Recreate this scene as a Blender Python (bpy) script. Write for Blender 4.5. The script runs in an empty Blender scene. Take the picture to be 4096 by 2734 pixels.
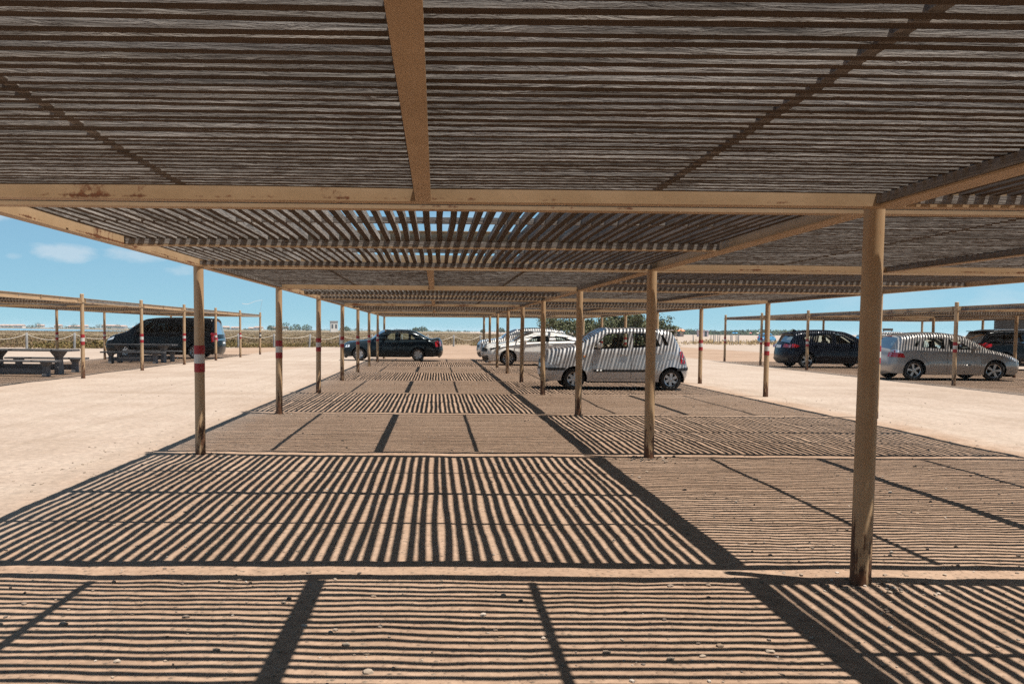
import bpy, bmesh, math, random
from math import sin, cos, pi, sqrt, radians, atan2, exp
from mathutils import Vector, Matrix, noise
from mathutils.geometry import delaunay_2d_cdt
random.seed(7)
scene = bpy.context.scene
COL = scene.collection
D = 5.0            # bay size of the canopies, metres

# ------------------------------------------------------------------ helpers
def obj(name, verts, faces, mat=None, parent=None, smooth=None, loc=None):
    me = bpy.data.meshes.new(name)
    me.from_pydata([tuple(v) for v in verts], [], faces)
    me.update()
    if mat: me.materials.append(mat)
    if smooth is not None:
        for p in me.polygons: p.use_smooth = True
        me.set_sharp_from_angle(angle=radians(smooth))
    o = bpy.data.objects.new(name, me)
    COL.objects.link(o)
    if parent: o.parent = parent
    if loc: o.location = loc
    return o

def inst(name, me, parent=None, loc=(0, 0, 0), rot=(0, 0, 0)):
    o = bpy.data.objects.new(name, me)
    COL.objects.link(o)
    if parent: o.parent = parent
    o.location = loc; o.rotation_euler = rot
    return o

def tag(o, label=None, cat=None, group=None, kind=None):
    if label: o['label'] = label
    if cat: o['category'] = cat
    if group: o['group'] = group
    if kind: o['kind'] = kind
    return o

def thing(name, label, cat, loc=(0, 0, 0), rz=0, group=None):
    o = bpy.data.objects.new(name, None)
    COL.objects.link(o)
    o.empty_display_size = .2
    o.location = loc; o.rotation_euler = (0, 0, rz)
    return tag(o, label, cat, group)

def copy_tree(o, parent=None):
    c = o.copy(); COL.objects.link(c)
    if parent: c.parent = parent
    for ch in list(o.children): copy_tree(ch, c)
    return c

class MB:
    def __init__(s): s.v = []; s.f = []
    def add(s, vs, fs):
        b = len(s.v); s.v += [tuple(v) for v in vs]; s.f += [tuple(i + b for i in f) for f in fs]
    def box(s, x0, x1, y0, y1, z0, z1):
        s.add([(x0,y0,z0),(x1,y0,z0),(x1,y1,z0),(x0,y1,z0),(x0,y0,z1),(x1,y0,z1),(x1,y1,z1),(x0,y1,z1)],
              [(0,3,2,1),(4,5,6,7),(0,1,5,4),(1,2,6,5),(2,3,7,6),(3,0,4,7)])
    def bbox(s, c, h, r=.01, rot=None):
        "bevelled box: centre, half sizes, bevel"
        bm = bmesh.new(); bmesh.ops.create_cube(bm, size=2)
        for v in bm.verts: v.co = Vector((v.co.x*h[0], v.co.y*h[1], v.co.z*h[2]))
        bmesh.ops.bevel(bm, geom=bm.edges[:], offset=r, segments=2, affect='EDGES', profile=.6)
        if rot: bmesh.ops.rotate(bm, verts=bm.verts, matrix=rot)
        bm.verts.index_update()
        s.add([v.co + Vector(c) for v in bm.verts], [[v.index for v in f.verts] for f in bm.faces]); bm.free()
    def tube(s, pts, r, n=8, cap=True):
        pts = [Vector(p) for p in pts]; rr = r if isinstance(r, (list, tuple)) else [r]*len(pts)
        b = len(s.v); up = Vector((0, 0, 1))
        for i, p in enumerate(pts):
            t = (pts[min(i+1, len(pts)-1)] - pts[max(i-1, 0)]).normalized()
            a = t.cross(up if abs(t.z) < .95 else Vector((1, 0, 0))).normalized(); c = a.cross(t).normalized()
            for k in range(n):
                th = 2*pi*k/n; s.v.append(tuple(p + a*cos(th)*rr[i] + c*sin(th)*rr[i]))
        for i in range(len(pts)-1):
            for k in range(n):
                s.f.append((b+i*n+k, b+i*n+(k+1) % n, b+(i+1)*n+(k+1) % n, b+(i+1)*n+k))
        if cap:
            s.f.append(tuple(b+k for k in reversed(range(n)))); s.f.append(tuple(b+(len(pts)-1)*n+k for k in range(n)))
    def lathe(s, prof, n=24, axis='y', c=(0, 0, 0), close=False):
        "prof: (r, h) around axis"
        b = len(s.v)
        for (r, h) in prof:
            for k in range(n):
                th = 2*pi*k/n
                p = (r*cos(th), h, r*sin(th)) if axis == 'y' else (r*cos(th), r*sin(th), h)
                s.v.append((p[0]+c[0], p[1]+c[1], p[2]+c[2]))
        m = len(prof)
        for i in range(m if close else m-1):
            for k in range(n):
                j = (i+1) % m
                f = (b+i*n+k, b+i*n+(k+1) % n, b+j*n+(k+1) % n, b+j*n+k)
                s.f.append(f if axis == 'z' else f[::-1])
    def build(s, name, mat=None, parent=None, smooth=None, loc=None):
        return obj(name, s.v, s.f, mat, parent, smooth, loc)

# ------------------------------------------------------------------ materials
def new_mat(name):
    m = bpy.data.materials.new(name); m.use_nodes = True
    nt = m.node_tree; b = nt.nodes['Principled BSDF']
    return m, nt, b
def N(nt, t, **kw):
    n = nt.nodes.new(t)
    for k, v in kw.items():
        if k in n.inputs: n.inputs[k].default_value = v
        else: setattr(n, k, v)
    return n
def L(nt, a, b): nt.links.new(a, b)
def ramp(nt, fac, stops):
    r = N(nt, 'ShaderNodeValToRGB'); e = r.color_ramp.elements
    while len(e) < len(stops): e.new(.5)
    for i, (p, c) in enumerate(stops):
        e[i].position = p; e[i].color = (*c, 1) if len(c) == 3 else c
    L(nt, fac, r.inputs[0]); return r.outputs[0]
def math_(nt, op, a, b=None, clamp=False):
    n = N(nt, 'ShaderNodeMath', operation=op); n.use_clamp = clamp
    for i, v in enumerate((a, b)):
        if v is None: continue
        if isinstance(v, (int, float)): n.inputs[i].default_value = v
        else: L(nt, v, n.inputs[i])
    return n.outputs[0]
def mixc(nt, fac, a, b, blend='MIX'):
    n = N(nt, 'ShaderNodeMix', data_type='RGBA', blend_type=blend)
    for sk, v in ((n.inputs[0], fac), (n.inputs[6], a), (n.inputs[7], b)):
        if isinstance(v, (int, float)): sk.default_value = v
        elif isinstance(v, tuple): sk.default_value = (*v, 1) if len(v) == 3 else v
        else: L(nt, v, sk)
    return n.outputs[2]
def noise_(nt, vec, scale, detail=4, rough=.55, dist=0):
    n = N(nt, 'ShaderNodeTexNoise'); n.inputs['Scale'].default_value = scale
    n.inputs['Detail'].default_value = detail; n.inputs['Roughness'].default_value = rough
    n.inputs['Distortion'].default_value = dist
    if vec: L(nt, vec, n.inputs['Vector'])
    return n.outputs[0]
def mapping(nt, vec, scale=(1, 1, 1), loc=None):
    m = N(nt, 'ShaderNodeMapping'); m.inputs['Scale'].default_value = scale
    L(nt, vec, m.inputs['Vector'])
    if loc: L(nt, loc, m.inputs['Location'])
    return m.outputs[0]
def objcoord(nt, rnd=True):
    tc = N(nt, 'ShaderNodeTexCoord')
    if not rnd: return tc.outputs['Object']
    oi = N(nt, 'ShaderNodeObjectInfo')
    s = N(nt, 'ShaderNodeVectorMath', operation='SCALE'); s.inputs[0].default_value = (17.3, 41.7, 23.1)
    L(nt, oi.outputs['Random'], s.inputs['Scale'])
    a = N(nt, 'ShaderNodeVectorMath', operation='ADD')
    L(nt, tc.outputs['Object'], a.inputs[0]); L(nt, s.outputs[0], a.inputs[1])
    return a.outputs[0]
def bump(nt, b, h, strength=.3, dist=.01):
    n = N(nt, 'ShaderNodeBump'); n.inputs['Strength'].default_value = strength; n.inputs['Distance'].default_value = dist
    L(nt, h, n.inputs['Height']); L(nt, n.outputs[0], b.inputs['Normal'])

def m_wood(name, dark, light, along=1):
    m, nt, b = new_mat(name); oc = objcoord(nt)
    sc = [14, 14, 14]; sc[along] = .8
    big = noise_(nt, mapping(nt, oc, tuple(sc)), 1, 3, .6)
    sg = [70, 70, 70]; sg[along] = 5
    gr = noise_(nt, mapping(nt, oc, tuple(sg)), 1, 5, .65, 1.2)
    f = math_(nt, 'ADD', math_(nt, 'MULTIPLY', big, .55), math_(nt, 'MULTIPLY', gr, .55))
    c = ramp(nt, f, [(.36, dark), (.53, tuple((a+b_)/2 for a, b_ in zip(dark, light))), (.67, light)])
    L(nt, c, b.inputs['Base Color']); b.inputs['Roughness'].default_value = .85
    b.inputs['Specular IOR Level'].default_value = .25
    bump(nt, b, gr, .9, .007)
    return m
def m_paint_steel(name, col, col2, rust=.5):
    "tan paint, chalky, with rust blooming in blotches"
    m, nt, b = new_mat(name); oc = objcoord(nt)
    n1 = noise_(nt, oc, 3.5, 4, .6); n2 = noise_(nt, oc, 24, 6, .7)
    base = ramp(nt, n1, [(.3, col2), (.65, col)])
    r1 = noise_(nt, mapping(nt, oc, (1, 1, .7)), 2.1, 5, .62)
    k = math_(nt, 'ADD', math_(nt, 'MULTIPLY', r1, .66), math_(nt, 'MULTIPLY', n2, .34))
    tc_ = N(nt, 'ShaderNodeTexCoord'); sz = N(nt, 'ShaderNodeSeparateXYZ'); L(nt, tc_.outputs['Object'], sz.inputs[0])   # rust sits in the lower corner of the section
    dz = math_(nt, 'SUBTRACT', 1, math_(nt, 'DIVIDE', math_(nt, 'ABSOLUTE', math_(nt, 'SUBTRACT', sz.outputs[2], 2.086)), .014), True)
    k = math_(nt, 'ADD', k, math_(nt, 'MULTIPLY', dz, .065 + .08*max(0, rust)))
    mask = ramp(nt, k, [(.60 - .06*rust, (0, 0, 0)), (.66 - .06*rust, (1, 1, 1))])
    rc = ramp(nt, n2, [(.3, (.05, .018, .010)), (.7, (.20, .075, .032))])
    c = mixc(nt, mask, base, rc)
    L(nt, c, b.inputs['Base Color']); b.inputs['Roughness'].default_value = .6
    b.inputs['Specular IOR Level'].default_value = .35
    bump(nt, b, n2, .15, .003)
    return m
def m_post(name, col, col2):
    "round post: tan paint, rust runs, bare dark metal and dirt at the foot"
    m, nt, b = new_mat(name); tc = N(nt, 'ShaderNodeTexCoord'); oc = objcoord(nt)
    n1 = noise_(nt, oc, 3, 4, .6); n2 = noise_(nt, oc, 30, 5, .7)
    base = ramp(nt, n1, [(.3, col2), (.65, col)])
    run = noise_(nt, mapping(nt, oc, (26, 26, 1.4)), 1, 4, .6)
    flake = noise_(nt, mapping(nt, oc, (16, 16, 7)), 1, 5, .65)
    sx = N(nt, 'ShaderNodeSeparateXYZ'); L(nt, tc.outputs['Object'], sx.inputs[0])
    foot = math_(nt, 'MULTIPLY', math_(nt, 'SUBTRACT', .55, sx.outputs[2], True), .38)
    k = math_(nt, 'ADD', math_(nt, 'ADD', math_(nt, 'MULTIPLY', run, .5), math_(nt, 'MULTIPLY', flake, .5)), foot)
    mask = ramp(nt, k, [(.60, (0, 0, 0)), (.66, (1, 1, 1))])
    stain = ramp(nt, run, [(.52, (0, 0, 0)), (.75, (1, 1, 1))])
    base = mixc(nt, math_(nt, 'MULTIPLY', stain, .45), base, (.30, .14, .06))
    rc = ramp(nt, n2, [(.3, (.035, .018, .012)), (.7, (.15, .065, .03))])
    c = mixc(nt, mask, base, rc)
    L(nt, c, b.inputs['Base Color']); b.inputs['Roughness'].default_value = .55
    b.inputs['Specular IOR Level'].default_value = .35
    bump(nt, b, flake, .2, .004)
    return m
def m_band(name, col, under):
    m, nt, b = new_mat(name); oc = objcoord(nt)
    n = noise_(nt, mapping(nt, oc, (9, 9, 9)), 1, 4, .6); n2 = noise_(nt, oc, 40, 3, .6)
    k = math_(nt, 'ADD', math_(nt, 'MULTIPLY', n, .8), math_(nt, 'MULTIPLY', n2, .2))
    mask = ramp(nt, k, [(.62, (0, 0, 0)), (.64, (1, 1, 1))])
    L(nt, mixc(nt, mask, col, under), b.inputs['Base Color']); b.inputs['Roughness'].default_value = .5
    return m
def m_plain(name, col, rough=.5, metal=0, coat=0, var=.12, nscale=6, spec=.5):
    m, nt, b = new_mat(name); oc = objcoord(nt)
    n = noise_(nt, oc, nscale, 4, .6)
    c = ramp(nt, n, [(.3, tuple(x*(1-var) for x in col)), (.7, tuple(min(1, x*(1+var)) for x in col))])
    L(nt, c, b.inputs['Base Color']); b.inputs['Roughness'].default_value = rough
    b.inputs['Metallic'].default_value = metal; b.inputs['Coat Weight'].default_value = coat
    b.inputs['Coat Roughness'].default_value = .04; b.inputs['Specular IOR Level'].default_value = spec
    return m
def m_glass(name, tint, refl=1.0):
    m, nt, b = new_mat(name); nt.nodes.remove(b)
    out = [n for n in nt.nodes if n.type == 'OUTPUT_MATERIAL'][0]
    t = N(nt, 'ShaderNodeBsdfTransparent'); t.inputs[0].default_value = (*tint, 1)
    g = N(nt, 'ShaderNodeBsdfGlossy'); g.inputs['Roughness'].default_value = .02
    fr = N(nt, 'ShaderNodeFresnel'); fr.inputs[0].default_value = 1.5
    oc = objcoord(nt); dn = noise_(nt, oc, 5, 3, .6)
    mx = N(nt, 'ShaderNodeMixShader'); L(nt, math_(nt, 'MULTIPLY', fr.outputs[0], refl, True), mx.inputs[0])
    L(nt, t.outputs[0], mx.inputs[1]); L(nt, g.outputs[0], mx.inputs[2])
    df = N(nt, 'ShaderNodeBsdfDiffuse'); df.inputs[0].default_value = (.45, .40, .34, 1)
    m2 = N(nt, 'ShaderNodeMixShader'); L(nt, math_(nt, 'MULTIPLY', dn, .03), m2.inputs[0])   # dust film
    L(nt, mx.outputs[0], m2.inputs[1]); L(nt, df.outputs[0], m2.inputs[2])
    L(nt, m2.outputs[0], out.inputs[0])
    return m
def m_carpaint(name, col, metal=.0, rough=.35, dust=.12, coat=1.0):
    m, nt, b = new_mat(name); oc = objcoord(nt)
    fl = noise_(nt, oc, 350, 2, .5)
    c = ramp(nt, fl, [(.3, tuple(x*.9 for x in col)), (.7, tuple(min(1, x*1.08) for x in col))])
    tc = N(nt, 'ShaderNodeTexCoord'); sx = N(nt, 'ShaderNodeSeparateXYZ'); L(nt, tc.outputs['Object'], sx.inputs[0])
    dn = noise_(nt, oc, 4, 5, .65)
    low = math_(nt, 'MULTIPLY', math_(nt, 'SUBTRACT', .75, sx.outputs[2], True), 1.1)
    dm = math_(nt, 'MULTIPLY', math_(nt, 'MULTIPLY', dn, math_(nt, 'ADD', low, .25)), dust*2.2, True)
    L(nt, mixc(nt, dm, c, (.42, .35, .28)), b.inputs['Base Color'])
    b.inputs['Metallic'].default_value = metal; b.inputs['Roughness'].default_value = rough
    b.inputs['Coat Weight'].default_value = coat; b.inputs['Coat Roughness'].default_value = .06
    if coat < .5: b.inputs['Specular IOR Level'].default_value = .10
    return m

TAN = (.43, .295, .175); TAN2 = (.36, .24, .135)
M = {}
M['slat'] = m_wood('weathered_slat_wood', (.055, .045, .038), (.32, .288, .262), 1)
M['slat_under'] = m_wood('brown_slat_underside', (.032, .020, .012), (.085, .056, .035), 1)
M['ledger'] = m_wood('weathered_ledger_wood', (.075, .060, .050), (.25, .225, .205), 0)
M['beam'] = m_paint_steel('tan_painted_beam', TAN, TAN2, -.2)
M['rustbeam'] = m_paint_steel('tan_beam_rusting', TAN, TAN2, .6)
M['post'] = m_post('tan_painted_post', TAN, TAN2)
M['red'] = m_band('red_band_paint', (.30, .014, .017), (.40, .27, .15))
M['white'] = m_band('white_band_paint', (.52, .49, .45), (.40, .27, .15))
M['blackband'] = m_plain('black_wrap', (.02, .02, .022), .6)

# ------------------------------------------------------------------ shade canopies
Z0 = 2.072         # underside of the steel
BH = .14           # steel section height
SLT, SLH, PITCH = .040, .046, D/60
WEBX = .05         # web offset of outer row beams
CROSS = .19        # web offset of the cross channels

def slats_mesh(w, l, seed, detail=7):
    rnd = random.Random(seed); mb = MB(); n = int(w/PITCH)
    off = (w - (n-1)*PITCH)/2
    zb = Z0 + .058
    for i in range(n):
        for half in (0, 1):
            cx = -w/2 + off + i*PITCH + rnd.gauss(0, .0035)
            y0, y1 = (-l/2, -.007) if half == 0 else (.007, l/2)
            a1, a2 = rnd.gauss(0, .0045), rnd.gauss(0, .0025); ph = rnd.uniform(0, 6.3)
            b1 = abs(rnd.gauss(0, .0035)); t = SLT*rnd.uniform(.9, 1.1); h = SLH*rnd.uniform(.93, 1.07); tw = rnd.gauss(0, .035)
            vs, fs = [], []
            for k in range(detail+1):
                s = k/detail; y = y0 + (y1-y0)*s
                ox = a1*sin(pi*s) + a2*sin(2*pi*s + ph); oz = b1*sin(pi*s)
                ca, sa = cos(tw*(s-.5)*2), sin(tw*(s-.5)*2)
                for (px, pz) in ((-t/2, 0), (t/2, 0), (t/2, h), (-t/2, h)):
                    vs.append((cx + ox + px*ca - (pz-h/2)*sa, y, zb + oz + h/2 + px*sa + (pz-h/2)*ca))
            for k in range(detail):
                for q in range(4):
                    fs.append((k*4+q, k*4+(q+1) % 4, (k+1)*4+(q+1) % 4, (k+1)*4+q)[::-1])
            fs += [(0, 1, 2, 3), tuple(detail*4+q for q in (3, 2, 1, 0))]
            mb.add(vs, fs)
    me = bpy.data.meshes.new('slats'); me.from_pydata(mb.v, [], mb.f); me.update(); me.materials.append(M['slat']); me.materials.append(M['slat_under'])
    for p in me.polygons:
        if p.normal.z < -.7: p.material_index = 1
    return me
def mesh_of(mb, name, mat, smooth=None):
    me = bpy.data.meshes.new(name); me.from_pydata(mb.v, [], mb.f); me.update(); me.materials.append(mat)
    if smooth is not None:
        for p in me.polygons: p.use_smooth = True
        me.set_sharp_from_angle(angle=radians(smooth))
    return me
WX, LY = D - 2*WEBX - .012, D - 2*CROSS - .012     # clear opening of a bay
PM = {}
def panel_meshes(orient):
    if orient in PM: return PM[orient]
    w, l = (WX, LY) if orient == 0 else (LY, WX)
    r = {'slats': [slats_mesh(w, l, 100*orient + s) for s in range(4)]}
    m = MB(); m.box(-w/2, w/2, -.040, .040, Z0, Z0+.010); m.box(-w/2, w/2, -.004, .004, Z0+.010, Z0+.135); m.box(-w/2, w/2, -.032, .032, Z0+.135, Z0+.142)
    r['beam'] = mesh_of(m, 'centre_beam', M['beam'])
    m = MB(); m.box(-w/2+.01, w/2-.01, -.014, .014, Z0+.0125, Z0+.0565)
    r['ledger'] = mesh_of(m, 'ledger_board', M['ledger'])
    m = MB(); m.box(-w/2+.02, w/2-.02, -.021, .021, Z0+.066, Z0+.108)
    r['batten'] = mesh_of(m, 'batten', M['ledger'])
    PM[orient] = (r, w, l); return PM[orient]

def channel(mb, axis, a0, a1, web, toward, fl=.095, t=.009, flt=None):
    "C section from a0 to a1 along axis; web plane at `web`, flanges reaching `toward` (+1/-1)"
    def bx(u0, u1, z0, z1):
        u0, u1 = min(u0, u1), max(u0, u1)
        if axis == 'x': mb.box(a0, a1, u0, u1, z0, z1)
        else: mb.box(u0, u1, a0, a1, z0, z1)
    bx(web, web + toward*t, Z0+t, Z0+BH-t)
    bx(web, web + toward*fl, Z0, Z0+t)
    bx(web, web + toward*(flt or fl), Z0+BH-t, Z0+BH)
    lip = web + toward*fl
    bx(lip - toward*.006, lip, Z0+t, Z0+t+.012)       # turned-up lip that catches the sun
POSTR = .056
def post_mesh(top):
    m = MB(); prof = [(POSTR+.003, -.15), (POSTR+.003, .0), (POSTR, .05), (POSTR-.001, .9), (POSTR-.002, 1.6), (POSTR-.002, top-.006), (POSTR-.008, top)]
    m.lathe(prof, 22, 'z'); n = 22
    m.f.append(tuple(len(m.v)-n+k for k in range(n)))
    return mesh_of(m, 'post', M['post'], 40)
def ring_mesh(name, z0, z1, mat):
    m = MB(); r = POSTR+.0025; m.lathe([(r-.003, z0), (r, z0+.001), (r, z1-.001), (r-.003, z1)], 22, 'z')
    return mesh_of(m, name, mat, 40)
POST_OUT, POST_IN = post_mesh(2.33), post_mesh(2.31)
BANDS = [('red_band', ring_mesh('red_band', .92, 1.015, M['red'])), ('white_band', ring_mesh('white_band', 1.015, 1.118, M['white'])),
         ('red_band', ring_mesh('red_band', 1.118, 1.213, M['red']))]
BRK = MB(); BRK.lathe([(POSTR+.001, Z0+.02), (POSTR+.010, Z0+.022), (POSTR+.010, Z0+.1), (POSTR+.001, Z0+.102)], 20, 'z')
BRK = mesh_of(BRK, 'collar', M['rustbeam'], 40)

def canopy(name, label, rows, n0, n1, par, black=None, lean=None, rusty=False):
    """rows: x of the post rows; bays n0..n1-1 in y; par: parity of the checkerboard"""
    root = thing(name, label, 'shade canopy', (rows[0], n0*D, 0))
    X0, Y0 = rows[0], n0*D
    rnd = random.Random(len(rows)*13 + n0)
    outer = (rows[0], rows[-1])
    for ri, x in enumerate(rows):
        for n in range(n0, n1+1):
            out = x in outer
            o = inst('post', POST_OUT if out else POST_IN, root, (x-X0, n*D-Y0, 0))
            lx, ly = rnd.gauss(0, .0035), rnd.gauss(0, .0035)
            if lean and (ri, n) in lean: lx, ly = lean[(ri, n)]
            o.rotation_mode = 'ZYX'; o.rotation_euler = (ly, lx, rnd.choice((0, pi)))
            if out:
                for bi, (bn, bm_) in enumerate(BANDS):
                    b = inst(bn, bm_, o)
                    b.scale.z = 1
                    if black == (ri, n) and bi != 1:
                        b.data = bm_.copy(); b.data.materials[0] = M['blackband']; b.name = 'black_band'
                # clamped collar where the beam is fixed
                inst('collar', BRK, o)
    xa, xb = rows[0] - .035, rows[-1] + .035
    for n in range(n0, n1+1):
        for s in (-1, 1):
            if (n == n0 and s == -1) or (n == n1 and s == 1): continue
            m = MB(); channel(m, 'x', xa-X0, xb-X0, n*D-Y0 + s*CROSS, -s)
            m.build('cross_beam', M['rustbeam'] if (rusty or (n + s) % 3 == 1) else M['beam'], root)
    for n in range(n0, n1):
        y0, y1 = n*D + CROSS + .001, (n+1)*D - CROSS - .001
        if n == n0: y0 = n*D - .05
        if n == n1-1: y1 = (n+1)*D + .05
        y0, y1 = y0-Y0, y1-Y0
        m = MB(); channel(m, 'y', y0, y1, rows[0]-X0+WEBX, -1, .088, flt=.024); m.build('edge_beam', M['rustbeam'] if (rusty or n % 2) else M['beam'], root)
        m = MB(); channel(m, 'y', y0, y1, rows[-1]-X0-WEBX, 1, .088, flt=.024); m.build('edge_beam', M['rustbeam'] if rusty else M['beam'], root)
        for x in rows[1:-1]:
            m = MB(); xx = x-X0; m.box(xx-.065, xx+.065, y0, y1, Z0+.001, Z0+.011); m.box(xx-.008, xx+.008, y0, y1, Z0+.011, Z0+.13); m.box(xx-.06, xx+.06, y0, y1, Z0+.13, Z0+.139)
            m.build('spine_beam', M['beam'], root)
        for bi in range(len(rows)-1):
            orient = (n + bi + par) % 2          # 0: slats along y, 1: slats along x
            pm, w, l = panel_meshes(orient)
            cx, cy = (rows[bi]+rows[bi+1])/2 - X0, (n+.5)*D - Y0
            rz = 0 if orient == 0 else pi/2
            if rnd.random() < .5: rz += pi
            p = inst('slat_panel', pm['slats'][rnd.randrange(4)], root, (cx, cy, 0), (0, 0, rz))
            k = 0 if orient == 0 else (.036 if rz > pi else -.036)      # the centre beam sits a little off the middle
            inst('centre_beam', pm['beam'], p, (0, k, 0))
            for yy in (-l/2+.0145, k-.0195, k+.0195, l/2-.0145): inst('ledger_board', pm['ledger'], p, (0, yy, 0))
            for yy in (-l/4, l/4): inst('batten', pm['batten'], p, (0, yy + rnd.uniform(-.04, .04), 0), (0, 0, rnd.gauss(0, .002)))
    return root

canopy('shade_canopy', 'two bay wide slatted timber shade canopy overhead, on tan posts, sheltering the silver hatchback',
       [0, D, 2*D], -3, 9, 1, lean={(1, 1): (.003, 0)})  # bays behind the camera are unseen, added to cut frontal fill light
canopy('shade_canopy', 'narrow slatted shade canopy over the picnic tables and black van at the left',
       [-7.18-4.92, -7.18], -2, 10, 0, black=(1, 10))  # extended with unseen near bays, added to shade the ground and reduce bounce
canopy('shade_canopy', 'rust stained slatted shade canopy over the grey hatchback and dark cars at the right',
       [17.15, 17.15+4.95, 17.15+9.95], -2, 9, 1, rusty=True)  # near bays out of view are added to shade the sand and lower bounce
# ------------------------------------------------------------------ cars
def catmull(pts, step):
    "open Catmull-Rom through pts; a point given as (x, z, 1) is a hard corner"
    P = [Vector((p[0], p[1])) for p in pts]; H = [len(p) > 2 for p in pts]; out = [P[0]]
    for i in range(len(P)-1):
        p1, p2 = P[i], P[i+1]
        t1 = (p2-p1) if (i == 0 or H[i]) else (P[i+1]-P[i-1])*.5
        t2 = (p2-p1) if (i+2 >= len(P) or H[i+1]) else (P[i+2]-P[i])*.5
        d = (p2-p1).length
        if t1.length > 1e-6: t1 = t1.normalized()*min(t1.length, d*1.1)
        if t2.length > 1e-6: t2 = t2.normalized()*min(t2.length, d*1.1)
        n = max(1, int(round(d/step)))
        for k in range(1, n+1):
            s = k/n; s2, s3 = s*s, s*s*s
            out.append(p1*(2*s3-3*s2+1) + t1*(s3-2*s2+s) + p2*(-2*s3+3*s2) + t2*(s3-s2))
    return out
def closed_poly(pts, step=.06):
    "closed polygon with straight sides resampled; corners rounded a little"
    P = [Vector(p[:2]) for p in pts]; n = len(P); out = []
    for i in range(n):
        a, b, c = P[i-1], P[i], P[(i+1) % n]
        r = pts[i][2] if len(pts[i]) > 2 else .03
        da, dc = (a-b), (c-b); ra = min(r, da.length*.45); rc = min(r, dc.length*.45)
        q1, q2 = b + da.normalized()*ra, b + dc.normalized()*rc
        for k in range(5):
            s = k/4; out.append(q1*(1-s)**2 + b*2*s*(1-s) + q2*s*s)
    res = []
    for i in range(len(out)):
        a, b = out[i], out[(i+1) % len(out)]; m = max(1, int((b-a).length/step))
        for k in range(m): res.append(a + (b-a)*(k/m))
    return res
def area(p): return sum(p[i-1].x*p[i].y - p[i].x*p[i-1].y for i in range(len(p)))/2
def offset_poly(p, d):
    "shrink (d>0) a closed polygon"
    s = 1 if area(p) > 0 else -1; n = len(p); out = []
    for i in range(n):
        e1 = (p[i]-p[i-1]); e2 = (p[(i+1) % n]-p[i])
        n1 = Vector((-e1.y, e1.x)).normalized(); n2 = Vector((-e2.y, e2.x)).normalized()
        m = n1+n2; m = m.normalized() if m.length > 1e-6 else n1
        out.append(p[i] + m*s*d/max(.5, m.dot(n1)))
    return out
def inside(pt, poly):
    x, y = pt; r = False; j = len(poly)-1
    for i in range(len(poly)):
        a, b = poly[i], poly[j]
        if (a.y > y) != (b.y > y) and x < (b.x-a.x)*(y-a.y)/(b.y-a.y)+a.x: r = not r
        j = i
    return r
def cdt(outer, holes, sp):
    pts = []; edges = []
    for poly in [outer]+holes:
        b = len(pts); n = len(poly); pts += [Vector(p) for p in poly]; edges += [(b+i, b+(i+1) % n) for i in range(n)]
    nb = len(pts); bnd = pts[:]
    xs = [p.x for p in outer]; ys = [p.y for p in outer]
    x = min(xs)+sp*.5; row = 0
    while x < max(xs):
        y = min(ys) + sp*(.5 if row % 2 else .1)
        while y < max(ys):
            q = Vector((x, y))
            if inside(q, outer) and not any(inside(q, h) for h in holes) and min((q-b).length_squared for b in bnd) > (sp*.55)**2:
                pts.append(q)
            y += sp
        x += sp*.9; row += 1
    v, e, f, *_ = delaunay_2d_cdt(pts, edges, [], 0, 1e-5)
    fs = []
    for t in f:
        c = (v[t[0]]+v[t[1]]+v[t[2]])/3
        if inside(c, outer) and not any(inside(c, h) for h in holes): fs.append(t)
    return v, fs

GLASS = m_glass('window_glass', (.74, .80, .77)); GLASSR = m_glass('rear_glass', (.30, .38, .38), .55); GLASSD = m_glass('privacy_glass', (.035, .045, .05))
BLK = m_plain('black_plastic', (.022, .022, .023), .45)
SEALM = m_plain('window_seal_rubber', (.012, .012, .012), .4)
DARK = m_plain('underbody_black', (.012, .012, .012), .8)
TYRE = m_plain('tyre_rubber', (.025, .024, .023), .8, var=.3)
CLOTHM = m_plain('seat_cloth', (.04, .04, .045), .9)
ALLOY = m_plain('alloy_rim', (.45, .45, .46), .3, .9)
LENS = m_plain('headlamp_lens', (.62, .66, .70), .08, .35, 1, .35, 25)
REDL = m_plain('red_lamp_lens', (.35, .012, .018), .1, 0, 1, .3, 20)
AMBER = m_plain('amber_lens', (.7, .22, .02), .15, 0, 1)
PLATE = m_plain('number_plate', (.75, .75, .74), .4)
CHROME = m_plain('chrome', (.75, .76, .78), .12, 1)

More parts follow.
